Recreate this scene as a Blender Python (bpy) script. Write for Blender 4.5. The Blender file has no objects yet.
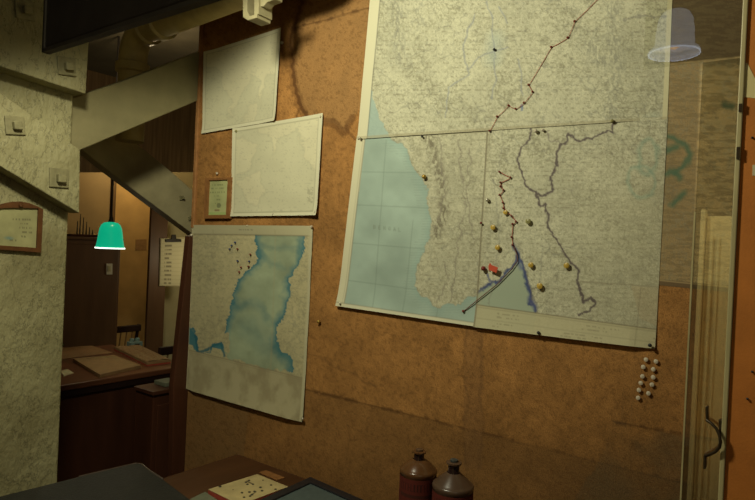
import bpy, math, random
import numpy as np
from mathutils import Vector, Matrix
random.seed(7)
S = bpy.context.scene
COL = S.collection
S.view_settings.view_transform = 'Standard'
S.view_settings.look = 'None'
pi = math.pi

# ------------------------------------------------------------------ camera
F = 600.0; CX, CY = 377.5, 250.0
YAW = math.radians(53.7); ROLL = math.radians(2.6); PITCH = math.radians(-0.48)
EYE = Vector((0, 0, 1.63))
fw0 = Vector((math.sin(YAW), math.cos(YAW), 0)); rt0 = Vector((math.cos(YAW), -math.sin(YAW), 0)); up0 = Vector((0, 0, 1))
FW = (fw0 * math.cos(PITCH) + up0 * math.sin(PITCH)).normalized()
UPp = rt0.cross(FW).normalized()
RT = rt0 * math.cos(ROLL) + UPp * math.sin(ROLL)
UP = -rt0 * math.sin(ROLL) + UPp * math.cos(ROLL)
cam = bpy.data.cameras.new('camera'); co = bpy.data.objects.new('camera', cam); COL.objects.link(co)
cam.sensor_width = 36; cam.lens = 36 * F / 755; cam.clip_start = 0.02
M = Matrix((RT, UP, -FW)).transposed().to_4x4(); M.translation = EYE
co.matrix_world = M
S.camera = co

def at(px, py, axis, val):
    """real point where the sight line through a photo point meets the plane axis=val"""
    d = RT * ((px - CX) / F) + UP * ((CY - py) / F) + FW
    k = 'XYZ'.index(axis)
    t = (val - EYE[k]) / d[k]
    return EYE + d * t
nRT, nUP, nFW, nE = map(np.array, (RT, UP, FW, EYE))
def proj(P):
    d = P - nE
    z = d @ nFW
    return CX + F * (d @ nRT) / z, CY - F * (d @ nUP) / z

# ------------------------------------------------------------------ materials
def nm(name):
    m = bpy.data.materials.new(name); m.use_nodes = True
    nt = m.node_tree; b = nt.nodes['Principled BSDF']
    return m, nt, b
def mat(name, c, rough=.7, ns=20, amt=.25, bump=0, bs=None, metal=0, spec=.3, c2=None, stretch=(1,1,1), emit=None, es=0):
    m, nt, b = nm(name)
    N = nt.nodes.new; L = nt.links.new
    tc = N('ShaderNodeTexCoord'); mp = N('ShaderNodeMapping'); mp.inputs['Scale'].default_value = stretch
    L(tc.outputs['Object'], mp.inputs['Vector'])
    n = N('ShaderNodeTexNoise'); n.inputs['Scale'].default_value = ns; n.inputs['Detail'].default_value = 6
    L(mp.outputs[0], n.inputs['Vector'])
    r = N('ShaderNodeValToRGB'); r.color_ramp.elements[0].position = .3; r.color_ramp.elements[1].position = .7
    d = c2 or tuple(x * (1 - amt) for x in c)
    r.color_ramp.elements[0].color = (*d, 1); r.color_ramp.elements[1].color = (*c, 1)
    L(n.outputs['Fac'], r.inputs['Fac']); L(r.outputs['Color'], b.inputs['Base Color'])
    b.inputs['Roughness'].default_value = rough; b.inputs['Metallic'].default_value = metal
    b.inputs['Specular IOR Level'].default_value = spec
    if bump:
        n2 = N('ShaderNodeTexNoise'); n2.inputs['Scale'].default_value = bs or ns; n2.inputs['Detail'].default_value = 8
        L(mp.outputs[0], n2.inputs['Vector'])
        bp = N('ShaderNodeBump'); bp.inputs['Strength'].default_value = bump; bp.inputs['Distance'].default_value = .01
        L(n2.outputs['Fac'], bp.inputs['Height']); L(bp.outputs[0], b.inputs['Normal'])
    if emit:
        b.inputs['Emission Color'].default_value = (*emit, 1); b.inputs['Emission Strength'].default_value = es
    return m

def painted(name, rough=.75, fine=420, amt=.3, bump=.15, spec=.15):
    """colour attribute 'paint' (alpha = how much fine print) times procedural grain"""
    m, nt, b = nm(name)
    N = nt.nodes.new; L = nt.links.new
    a = N('ShaderNodeAttribute'); a.attribute_name = 'paint'
    tc = N('ShaderNodeTexCoord')
    n = N('ShaderNodeTexNoise'); n.inputs['Scale'].default_value = fine; n.inputs['Detail'].default_value = 4
    L(tc.outputs['Object'], n.inputs['Vector'])
    r = N('ShaderNodeMapRange'); r.inputs['From Min'].default_value = .35; r.inputs['From Max'].default_value = .6
    r.inputs['To Min'].default_value = 1 - amt; r.inputs['To Max'].default_value = 1
    L(n.outputs['Fac'], r.inputs['Value'])
    mx = N('ShaderNodeMix'); mx.data_type = 'FLOAT'
    mx.inputs['A'].default_value = 1
    L(a.outputs['Alpha'], mx.inputs['Factor']); L(r.outputs[0], mx.inputs['B'])
    v = N('ShaderNodeVectorMath'); v.operation = 'SCALE'
    L(a.outputs['Color'], v.inputs[0]); L(mx.outputs['Result'], v.inputs['Scale'])
    L(v.outputs[0], b.inputs['Base Color'])
    b.inputs['Roughness'].default_value = rough; b.inputs['Specular IOR Level'].default_value = spec
    n2 = N('ShaderNodeTexNoise'); n2.inputs['Scale'].default_value = fine / 3; n2.inputs['Detail'].default_value = 4
    L(tc.outputs['Object'], n2.inputs['Vector'])
    bp = N('ShaderNodeBump'); bp.inputs['Strength'].default_value = bump; bp.inputs['Distance'].default_value = .004
    L(n2.outputs['Fac'], bp.inputs['Height']); L(bp.outputs[0], b.inputs['Normal'])
    return m

def plaster():
    m, nt, b = nm('white_paint')
    N = nt.nodes.new; L = nt.links.new
    tc = N('ShaderNodeTexCoord')
    n = N('ShaderNodeTexNoise'); n.inputs['Scale'].default_value = 5; n.inputs['Detail'].default_value = 8
    L(tc.outputs['Object'], n.inputs['Vector'])
    r = N('ShaderNodeValToRGB'); r.color_ramp.elements[0].position = .3; r.color_ramp.elements[1].position = .62
    r.color_ramp.elements[0].color = (.22, .195, .095, 1); r.color_ramp.elements[1].color = (.31, .285, .15, 1)
    L(n.outputs['Fac'], r.inputs['Fac'])
    # cracked, lumpy old paint
    w = N('ShaderNodeMapping'); w.inputs['Scale'].default_value = (1, 1, .55); L(tc.outputs['Object'], w.inputs['Vector'])
    n3 = N('ShaderNodeTexNoise'); n3.inputs['Scale'].default_value = 14; n3.inputs['Detail'].default_value = 6; n3.inputs['Roughness'].default_value = .65
    L(w.outputs[0], n3.inputs['Vector'])
    n2 = N('ShaderNodeTexNoise'); n2.inputs['Scale'].default_value = 60; n2.inputs['Detail'].default_value = 5
    L(w.outputs[0], n2.inputs['Vector'])
    ad = N('ShaderNodeMath'); ad.operation = 'MULTIPLY_ADD'; ad.inputs[1].default_value = .45
    L(n2.outputs['Fac'], ad.inputs[0]); L(n3.outputs['Fac'], ad.inputs[2])
    bp = N('ShaderNodeBump'); bp.inputs['Strength'].default_value = .7; bp.inputs['Distance'].default_value = .02
    L(ad.outputs[0], bp.inputs['Height']); L(bp.outputs[0], b.inputs['Normal'])
    # hairline cracks: thin level lines of the large noise
    s = N('ShaderNodeMath'); s.operation = 'SUBTRACT'; s.inputs[1].default_value = .47; L(n3.outputs['Fac'], s.inputs[0])
    ab = N('ShaderNodeMath'); ab.operation = 'ABSOLUTE'; L(s.outputs[0], ab.inputs[0])
    mr = N('ShaderNodeMapRange'); mr.inputs['From Max'].default_value = .014; mr.inputs['To Min'].default_value = .55; mr.inputs['To Max'].default_value = 1
    L(ab.outputs[0], mr.inputs['Value'])
    v = N('ShaderNodeVectorMath'); v.operation = 'SCALE'; L(r.outputs[0], v.inputs[0]); L(mr.outputs[0], v.inputs['Scale'])
    L(v.outputs[0], b.inputs['Base Color'])
    b.inputs['Roughness'].default_value = .6; b.inputs['Specular IOR Level'].default_value = .25
    return m

def glass_mat(name, tint, r0, r1):
    m = bpy.data.materials.new(name); m.use_nodes = True
    nt = m.node_tree; nt.nodes.clear(); N = nt.nodes.new; L = nt.links.new
    o = N('ShaderNodeOutputMaterial'); t = N('ShaderNodeBsdfTransparent'); g = N('ShaderNodeBsdfGlossy')
    t.inputs['Color'].default_value = (*tint, 1); g.inputs['Roughness'].default_value = .0
    n = N('ShaderNodeTexNoise'); n.inputs['Scale'].default_value = 3
    mr = N('ShaderNodeMapRange'); mr.inputs['To Min'].default_value = r0; mr.inputs['To Max'].default_value = r1
    L(n.outputs['Fac'], mr.inputs['Value'])
    x = N('ShaderNodeMixShader'); L(mr.outputs[0], x.inputs['Fac']); L(t.outputs[0], x.inputs[1]); L(g.outputs[0], x.inputs[2])
    L(x.outputs[0], o.inputs['Surface'])
    return m

W = dict(
    plaster=plaster(),
    beam=mat('painted_beam', (.25, .22, .11), .6, 9, .22, .25, 40),
    dim=mat('dim_beam', (.46, .40, .22), .6, 9, .25, .25, 40),
    iron=mat('painted_iron', (.26, .235, .12), .5, 60, .35, .2),
    washer=mat('painted_washer', (.25, .225, .115), .55, 50, .3, .2),
    boltdark=mat('bolt_shadow', (.24, .21, .12), .5, 60, .35, .2),
    pipe=mat('pipe_paint', (.50, .40, .17), .5, 14, .25, .15),
    bracket=mat('bracket_paint', (.36, .32, .18), .5, 30, .2),
    panel=mat('dark_panel', (.042, .034, .028), .7, 20, .3),
    panelrim=mat('panel_rim', (.06, .052, .042), .6, 20, .3),
    redwood=mat('dark_red_wood', (.085, .030, .014), .45, 12, .4, .1, 40, stretch=(1, 1, .15)),
    deskwood=mat('desk_wood', (.10, .042, .016), .5, 9, .35, .1, 40, stretch=(.2, 1, 1)),
    tablewood=mat('table_wood', (.17, .065, .03), .35, 9, .4, .1, 40, stretch=(.2, 1, 1)),
    blackwood=mat('near_black_wood', (.028, .012, .008), .5, 10, .4),
    frame=mat('frame_wood', (.115, .045, .013), .45, 30, .35, .1),
    corkframe=mat('oak_frame', (.33, .15, .05), .5, 40, .3, .1),
    orange=mat('orange_fibreboard', (.50, .17, .028), .8, 12, .22, .08, 200),
    jamb=mat('jamb_paint', (.42, .36, .18), .45, 8, .2, .05),
    cream=mat('cream_gloss_paint', (.62, .52, .25), .4, 8, .15, .05),
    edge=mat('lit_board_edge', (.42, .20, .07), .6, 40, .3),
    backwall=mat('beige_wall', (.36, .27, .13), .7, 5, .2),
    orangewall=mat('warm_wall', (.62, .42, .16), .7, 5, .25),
    palewall=mat('pale_wall', (.50, .45, .26), .7, 5, .2),
    darkwall=mat('dark_boards', (.20, .125, .055), .7, 8, .5, stretch=(6, 6, .3)),
    cabinet=mat('cabinet_brown', (.13, .066, .030), .5, 12, .3, stretch=(1, 1, .2)),
    ceil=mat('ceiling_paint', (.09, .075, .045), .8, 6, .3),
    floor=mat('floor_lino', (.06, .035, .02), .6, 6, .3),
    paper=mat('old_paper', (.56, .50, .30), .8, 30, .2),
    buff=mat('buff_card', (.36, .22, .095), .7, 30, .25),
    brownp=mat('brown_folder', (.30, .165, .07), .6, 30, .25),
    blackfold=mat('black_leathercloth', (.022, .022, .019), .55, 40, .3, .2, 150),
    foldrim=mat('binding_edge', (.09, .065, .05), .4, 40, .3),
    trayframe=mat('tray_frame', (.020, .020, .024), .4, 40, .3),
    traypad=mat('grey_blue_pad', (.085, .115, .11), .55, 60, .2),
    redp=mat('red_edge', (.45, .08, .05), .6, 40, .2),
    greenp=mat('grey_green_card', (.16, .17, .11), .7, 40, .2),
    stone=mat('brown_stoneware', (.125, .055, .02), .22, 14, .35, spec=.6),
    stone2=mat('dull_stoneware', (.105, .062, .038), .28, 14, .35, spec=.6),
    neckdark=mat('dark_glaze', (.030, .014, .012), .2, 20, .4, spec=.6),
    cork=mat('stopper_cork', (.14, .075, .035), .7, 60, .4),
    capgrey=mat('grey_stopper', (.07, .075, .07), .5, 60, .3),
    brass=mat('brass', (.55, .36, .08), .35, 60, .3, metal=.6),
    gold=mat('yellow_pin', (.52, .35, .06), .35, 60, .2),
    olive=mat('olive_pin', (.28, .26, .10), .4, 60, .2),
    steel=mat('steel_pin', (.62, .58, .45), .3, 60, .2, metal=.5),
    white=mat('white_pin', (.60, .53, .40), .4, 60, .1),
    redpin=mat('dark_red_pin', (.20, .03, .02), .4, 60, .2),
    bluepin=mat('blue_pin', (.05, .07, .18), .4, 60, .2),
    blackpin=mat('black_pin', (.025, .025, .03), .4, 60, .2),
    thread=mat('red_thread', (.42, .10, .065), .8, 60, .2),
    dthread=mat('brown_thread', (.16, .06, .045), .8, 60, .2),
    flag=mat('red_flag', (.60, .09, .04), .7, 60, .2),
    bluegrey=mat('pale_blue_china', (.20, .29, .26), .4, 40, .2),
    wht=mat('white_plastic', (.62, .58, .45), .4, 40, .1),
    dark=mat('dark_metal', (.03, .025, .02), .4, 40, .3, metal=.3),
    handle=mat('bronze_handle', (.055, .038, .02), .35, 40, .3, metal=.4),
    glass=glass_mat('door_glass', (.82, .82, .76), .17, .23),
    glass2=glass_mat('upper_pane_glass', (.985, .985, .96), .06, .085),
    shade=mat('green_glass_shade', (.02, .50, .34), .25, 14, .15, spec=.6, emit=(.002, .46, .24), es=.72),
    bulb=mat('lamp_bulb', (.9, .9, .8), .3, 14, .1, emit=(.85, 1, .85), es=2.2),
    paleshade=mat('pale_shade', (.75, .78, .82), .4, 14, .1, emit=(.45, .54, .68), es=.8),
    palerim=mat('pale_rim', (.8, .8, .8), .4, 14, .1, emit=(.55, .66, .85), es=2.2),
    palebulb=mat('warm_bulb', (.9, .6, .3), .4, 14, .1, emit=(.9, .55, .3), es=2.5),
)

# ------------------------------------------------------------------ mesh helpers
class MB:
    def __init__(s): s.v = []; s.f = []; s.m = []
    def add(s, vs, fs, mi=0):
        o = len(s.v); s.v += [tuple(v) for v in vs]
        s.f += [tuple(i + o for i in f) for f in fs]; s.m += [mi] * len(fs); return s
    def box(s, lo, hi, mi=0):
        x0, y0, z0 = lo; x1, y1, z1 = hi
        v = [(x0,y0,z0),(x1,y0,z0),(x1,y1,z0),(x0,y1,z0),(x0,y0,z1),(x1,y0,z1),(x1,y1,z1),(x0,y1,z1)]
        return s.add(v, [(0,3,2,1),(4,5,6,7),(0,1,5,4),(1,2,6,5),(2,3,7,6),(3,0,4,7)], mi)
    def prism(s, pts, off, mi=0):
        """flat polygon pushed along vector off"""
        n = len(pts); off = Vector(off)
        v = [Vector(p) for p in pts] + [Vector(p) + off for p in pts]
        f = [tuple(range(n))[::-1], tuple(range(n, 2*n))] + [(i, (i+1) % n, n + (i+1) % n, n + i) for i in range(n)]
        return s.add(v, f, mi)
    def tube(s, pts, r, seg=8, mi=0, cap=True):
        pts = [Vector(p) for p in pts]; rings = []
        rs = r if isinstance(r, (list, tuple)) else [r] * len(pts)
        ref = None
        for i, p in enumerate(pts):
            t = (pts[min(i+1, len(pts)-1)] - pts[max(i-1, 0)]).normalized()
            if ref is None:
                ref = t.orthogonal().normalized()
            ref = (ref - t * ref.dot(t)).normalized(); b = t.cross(ref)
            rings.append([p + (ref * math.cos(2*pi*k/seg) + b * math.sin(2*pi*k/seg)) * rs[i] for k in range(seg)])
        v = [q for R in rings for q in R]; f = []
        for i in range(len(pts)-1):
            for k in range(seg):
                f.append((i*seg+k, i*seg+(k+1) % seg, (i+1)*seg+(k+1) % seg, (i+1)*seg+k))
        if cap:
            f.append(tuple(range(seg))[::-1]); f.append(tuple((len(pts)-1)*seg + k for k in range(seg)))
        return s.add(v, f, mi)
    def lathe(s, prof, c=(0,0,0), seg=32, mi=0, axis='Z'):
        v = []; f = []
        for r, h in prof:
            for k in range(seg):
                a = 2*pi*k/seg; x, y = r*math.cos(a), r*math.sin(a)
                p = (x, y, h) if axis == 'Z' else (-h, x, y)
                v.append((p[0]+c[0], p[1]+c[1], p[2]+c[2]))
        for i in range(len(prof)-1):
            for k in range(seg):
                f.append((i*seg+k, i*seg+(k+1) % seg, (i+1)*seg+(k+1) % seg, (i+1)*seg+k))
        return s.add(v, f, mi)
    def build(s, name, mats, parent=None, smooth=False, bevel=0, seg=2, origin=None):
        me = bpy.data.meshes.new(name)
        o0 = Vector(origin) if origin is not None else Vector((0,0,0))
        me.from_pydata([tuple(Vector(v) - o0) for v in s.v], [], s.f)
        for m in (mats if isinstance(mats, (list, tuple)) else [mats]): me.materials.append(m)
        me.polygons.foreach_set('material_index', s.m)
        import bmesh
        bm = bmesh.new(); bm.from_mesh(me); bmesh.ops.recalc_face_normals(bm, faces=bm.faces); bm.to_mesh(me); bm.free()
        if smooth:
            me.polygons.foreach_set('use_smooth', [True]*len(me.polygons))
            me.set_sharp_from_angle(angle=math.radians(40))
        o = bpy.data.objects.new(name, me); COL.objects.link(o); o.location = o0
        if parent is not None:
            o.parent = parent
            o.location = o0 - PW[parent.name] if origin is not None else -PW[parent.name]
            PW[o.name] = Vector((0,0,0)) if origin is None else o0
        else:
            PW[o.name] = o0
        if bevel:
            b = o.modifiers.new('bevel', 'BEVEL'); b.width = bevel; b.segments = seg; b.limit_method = 'ANGLE'
        return o
PW = {}   # world origin of every object (no rotation is used on parents)
def tag(o, label=None, cat=None, group=None, kind=None):
    if label: o['label'] = label
    if cat: o['category'] = cat
    if group: o['group'] = group
    if kind: o['kind'] = kind
    return o
def empty(name, loc, label=None, cat=None, group=None, kind=None):
    o = bpy.data.objects.new(name, None); COL.objects.link(o); o.location = loc; o.empty_display_size = .05
    PW[o.name] = Vector(loc)
    return tag(o, label, cat, group, kind)
def poly(pts, axis, val): return [at(x, y, axis, val) for x, y in pts]

# ------------------------------------------------------------------ numpy painting helpers
rng = np.random.default_rng(3)
LAT = rng.random((256, 256))
def vnoise(x, y):
    xi = np.floor(x).astype(int); yi = np.floor(y).astype(int); fx = x - xi; fy = y - yi
    fx = fx*fx*(3-2*fx); fy = fy*fy*(3-2*fy)
    a = LAT[xi & 255, yi & 255]; b = LAT[(xi+1) & 255, yi & 255]; c = LAT[xi & 255, (yi+1) & 255]; d = LAT[(xi+1) & 255, (yi+1) & 255]
    return (a*(1-fx)+b*fx)*(1-fy) + (c*(1-fx)+d*fx)*fy
def fbm(x, y, s, o=4):
    t = 0; A = .5; n = 0
    for i in range(o):
        t = t + A*vnoise(x/s + 17.3*i, y/s + 9.1*i); n += A; A *= .55; s /= 2.03
    return np.clip((t/n-.5)*1.55+.5, 0, 1)
def dist(x, y, pts):
    d = np.full(x.shape, 1e9)
    for (ax, ay), (bx, by) in zip(pts[:-1], pts[1:]):
        vx, vy = bx-ax, by-ay; L2 = vx*vx+vy*vy + 1e-9
        t = np.clip(((x-ax)*vx + (y-ay)*vy)/L2, 0, 1)
        d = np.minimum(d, np.hypot(x-ax-t*vx, y-ay-t*vy))
    return d
def inside(x, y, pts):
    r = np.zeros(x.shape, bool); n = len(pts)
    for i in range(n):
        (ax, ay), (bx, by) = pts[i], pts[(i+1) % n]
        if ay == by: continue
        c = ((ay > y) != (by > y)) & (x < (bx-ax)*(y-ay)/(by-ay) + ax)
        r ^= c
    return r
def line(C, d, w, col, a=1.0):
    k = np.clip(1 - (d - w)/.7, 0, 1)[..., None] * a
    C[:] = C*(1-k) + np.array(col)*k
def fill(C, mask, col, a=1.0):
    k = (mask.astype(float) if mask.dtype == bool else mask)[..., None]*a
    C[:] = C*(1-k) + np.array(col)*k
def marks(C, x, y, x0, y0, x1, y1, slope, col, a, dens=.5, rows=3, pw=1.4):
    """rows of tiny illegible print"""
    yy = (y - y0 - slope*(x-x0))/(y1-y0)
    inr = (x > x0) & (x < x1) & (yy > 0) & (yy < 1)
    row = (yy*rows) % 1
    on = (vnoise(x/pw, np.floor(yy*rows)*7.7 + 3) > 1-dens) & (row > .25) & (row < .7)
    fill(C, inr & on, col, a)
def grid_obj(name, P, paint, m, parent=None, thick=0):
    """P: (nv,nu,3) world points; paint (nv,nu,4)"""
    nv, nu = P.shape[:2]
    me = bpy.data.meshes.new(name)
    idx = np.arange(nv*nu).reshape(nv, nu)
    q = np.stack([idx[:-1,:-1], idx[:-1,1:], idx[1:,1:], idx[1:,:-1]], -1).reshape(-1, 4)
    ctr = P.reshape(-1, 3).mean(0)
    me.vertices.add(nv*nu); me.vertices.foreach_set('co', (P.reshape(-1, 3) - ctr).astype(np.float32).ravel())
    me.loops.add(q.size); me.loops.foreach_set('vertex_index', q.ravel().astype(np.int32))
    me.polygons.add(len(q)); me.polygons.foreach_set('loop_start', (np.arange(len(q))*4).astype(np.int32))
    me.polygons.foreach_set('use_smooth', np.ones(len(q), bool))
    me.update(calc_edges=True); me.validate()
    a = me.color_attributes.new('paint', 'FLOAT_COLOR', 'POINT'); a.data.foreach_set('color', paint.astype(np.float32).ravel())
    me.materials.append(m)
    o = bpy.data.objects.new(name, me); COL.objects.link(o)
    PW[o.name] = Vector(ctr)
    o.location = Vector(ctr) - (PW[parent.name] if parent else Vector((0,0,0)))
    if parent: o.parent = parent
    if thick:
        s = o.modifiers.new('thickness', 'SOLIDIFY'); s.thickness = thick; s.offset = 0
    return o
WX = 1.70          # face of the fibreboard wall
def sheet(corners, res, axis='X', val=WX):
    """corners TL,TR,BR,BL in the photo -> points on the wall, and their photo coordinates"""
    tl, tr, br, bl = [np.array(at(x, y, axis, val)) for x, y in corners]
    w = max(math.dist(corners[0], corners[1]), math.dist(corners[3], corners[2])); h = max(math.dist(corners[0], corners[3]), math.dist(corners[1], corners[2]))
    nu, nv = int(w/res)+2, int(h/res)+2
    u = np.linspace(0, 1, nu)[None, :, None]; v = np.linspace(0, 1, nv)[:, None, None]
    P = tl*(1-u)*(1-v) + tr*u*(1-v) + br*u*v + bl*(1-u)*v
    x, y = proj(P)
    return P, x, y, (u[..., 0] + 0*v[..., 0]), (v[..., 0] + 0*u[..., 0])

# ------------------------------------------------------------------ the setting
CORK = painted('fibreboard', .85, 330, .38, .35, .12)
MAPM = painted('printed_map_paper', .7, 420, .25, .10, .18)
PAPM = painted('thin_paper', .75, 420, .12, .08, .18)

def build_wall():
    yl = at(195, 225, 'X', WX).y; 
    yr = -0.55; z0, z1 = .0, 2.62
    nu, nv = 560, 520
    Y = np.linspace(yl, yr, nu)[None, :]; Z = np.linspace(z1, z0, nv)[:, None]
    # denser where the picture looks: spread by perspective
    t = np.linspace(0, 1, nu); Y = (yl + (yr-yl)*t**.85)[None, :]
    P = np.stack(np.broadcast_arrays(WX, Y, Z), -1).astype(float)
    x, y = proj(P)
    C = np.empty((nv, nu, 3)); C[:] = (.42, .205, .062)
    s = Y + 0*Z; h = Z + 0*Y
    n = fbm(s*1.0, h, .5); n2 = fbm(s+4, h+9, .08, 3); n3 = fbm(s+8, h+2, .02, 3)
    C *= (.72 + .5*n)[..., None] * (.86 + .28*n2)[..., None] * (.85 + .3*n3)[..., None]
    # water stain: right of the tide line the board is greyer and paler brown
    wx = x + 5*(fbm(x, y, 14, 3)-.5); wy = y + 5*(fbm(x+50, y, 14, 3)-.5)
    sc = 1.5*np.abs(np.sin(y/3.1 + 2*fbm(x, y, 20, 2)))
    tide = [(302, -30), (299, 4), (294, 22), (289, 40), (291, 62), (292, 80), (296, 95), (300, 108), (305, 116), (318, 118), (333, 124), (345, 131), (352, 120), (362, 100)]
    zone = inside(wx - sc, wy, [(302, -40)] + tide + [(372, 60), (382, -40)])
    fill(C, zone, (.37, .215, .085), .55)
    d = dist(wx - sc, wy, tide[:9]); line(C, d, 1.2, (.10, .04, .014), .85); line(C, np.abs(d), 3.6, (.2, .09, .03), .45)
    d = dist(wx, wy, [(300, 108), (297, 116), (301, 122), (309, 118), (305, 110)]); line(C, d, .6, (.14, .06, .02), .6)
    d = dist(wx, wy, tide[9:13] ); line(C, d, 3.5, (.17, .075, .025), .6)
    d = dist(wx, wy, [(346, 125), (349, 134), (353, 140)]); line(C, d, 1.2, (.17, .075, .025), .6)
    # board joints
    for a, b in (((292, 29), (372, 7)), ((302, 388.4), (700, 487)), ((612, 421.5), (760, 448))):
        d = dist(x, y, [a, b]); line(C, d, .35, (.10, .045, .015), .6)
        m = fbm(x, y, 6, 2); fill(C, (d < 2) & (m > .62), (.09, .04, .015), .5)
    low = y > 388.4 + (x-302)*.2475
    fill(C, low, (.20, .105, .038), .40); fill(C, np.clip((y-425)/60, 0, 1)*np.clip((x-480)/150, 0, 1), (.10, .065, .03), .45)  # board below the joint and lower right darkened in colour for light falloff
    # streaks and darker bottom patches
    for pts in ([(468, 330), (463, 372), (470, 400), (462, 432), (466, 470)], [(482, 330), (480, 380), (484, 420), (478, 470)], [(310, 352), (345, 372), (375, 384)]):
        d = dist(wx, wy, pts); line(C, d, 1.0, (.16, .08, .03), .35)
    fill(C, inside(wx, wy, [(466, 325), (484, 325), (482, 470), (463, 470)]), (.22, .115, .05), .35)
    for xx in (625, 634): line(C, dist(x, y, [(xx+3, 330), (xx-3, 424)]), .3, (.24, .13, .05), .3)
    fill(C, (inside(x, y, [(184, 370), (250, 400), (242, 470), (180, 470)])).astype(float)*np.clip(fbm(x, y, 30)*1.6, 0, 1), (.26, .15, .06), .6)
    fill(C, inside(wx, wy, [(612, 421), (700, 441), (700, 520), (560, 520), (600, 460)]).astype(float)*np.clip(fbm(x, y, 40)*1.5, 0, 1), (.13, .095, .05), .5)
    fill(C, dist(x, y, [(634, 442), (638, 445)]) < 3, (.12, .07, .03), .4)
    pit = fbm(x*1.7, y*1.7, 3.2, 2) > .74
    fill(C, pit, (.13, .06, .02), .35)
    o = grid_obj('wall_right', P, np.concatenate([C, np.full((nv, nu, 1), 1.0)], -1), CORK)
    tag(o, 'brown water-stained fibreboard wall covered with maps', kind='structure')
    return yl
YL = build_wall()
# lit thin timber edge at the far end of the board, and dark end post
tag(MB().box((WX-.010, YL-.002, at(193, 228, 'X', WX).z), (WX+.05, YL+.018, 2.62)).build('trim_1', W['edge'], bevel=.003), 'thin orange-brown edge strip of the fibreboard wall', kind='structure')
tag(MB().box((-3.0, -2.2, -.06), (4.2, 6.3, 0)).build('floor', W['floor']), kind='structure')
tag(MB().box((-3.0, -2.2, 2.92), (4.2, 6.3, 3.0)).build('ceiling', W['ceil']), kind='structure')
tag(MB().box((-3.0, 6.0, 0), (4.2, 6.1, 2.92)).build('wall_back', W['backwall']), kind='structure')
tag(MB().box((4.1, YL+.05, 0), (4.2, 6.0, 2.92)).build('wall_far_right', W['palewall']), kind='structure')
tag(MB().box((WX+.012, -2.0, 2.60), (WX+.09, YL+.02, 2.92)).build('trim_2', W['darkwall']), 'dark boarding above the fibreboard wall', kind='structure')

# ------------------------------------------------------------------ map sheets on the wall
LAND = (.58, .565, .395); SEA = (.36, .45, .36); MARG = (.66, .63, .43); INK = (.22, .20, .15)
def mapbase(x, y, seed=0, dens=1.0, land=LAND):
    C = np.empty(x.shape + (3,)); C[:] = land
    A = np.ones(x.shape)
    k = fbm(x+seed, y, 60, 3); C *= (.86 + .28*k)[..., None]
    zone = np.clip(fbm(x+3*seed, y-seed, 30, 3)*1.9-.35, .15, 1)
    # hill shading, contour squiggles and tiny names
    h = fbm(x*1.0+seed, y*1.1+seed, 1.8, 2); fill(C, np.clip((h-.50)*3.5, 0, 1)*zone, (.30, .29, .18), .42*dens)
    for s, eps in ((5.5, .075), (8.5, .055)):
        f = fbm(x+seed*s, y+2*seed, s, 3); fill(C, np.clip(1.2-np.abs(f-.5)/eps, 0, 1)*(.35+.65*zone), (.25, .235, .15), .52*dens)
    h = fbm(x+7*seed, y, 4, 2); fill(C, np.clip((h-.62)*4, 0, 1), tuple(1.2*q for q in land), .45*min(dens, 1))
    for s, eps, a in ((26, .016, .5), (13, .02, .38), (44, .012, .55)):
        f = fbm(x+seed*2+s, y+s, s, 4); fill(C, np.clip(1-np.abs(f-.5)/eps, 0, 1), (.24, .24, .19), a*dens)
    n = (vnoise(x/1.6+seed, np.floor(y/4.5)*3.3) > .66) & ((y/4.5) % 1 < .3)
    fill(C, n, (.24, .22, .14), .45*dens)
    return C, A
def finish(C, A): return np.concatenate([np.clip(C, 0, 1), A[..., None]], -1)
FONT = {'B': [[(0,0),(0,4)],[(0,0),(2,.5),(2,1.5),(0,2)],[(0,2),(2.2,2.6),(2.2,3.5),(0,4)]], 'E': [[(2,0),(0,0),(0,4),(2,4)],[(0,2),(1.6,2)]],
        'N': [[(0,4),(0,0),(2,4),(2,0)]], 'G': [[(2.2,.7),(1.2,0),(0,1),(0,3),(1.2,4),(2.2,3.4),(2.2,2.2),(1.3,2.2)]],
        'A': [[(0,4),(1.1,0),(2.2,4)],[(.5,2.7),(1.7,2.7)]], 'L': [[(0,0),(0,4),(2,4)]]}

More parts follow.
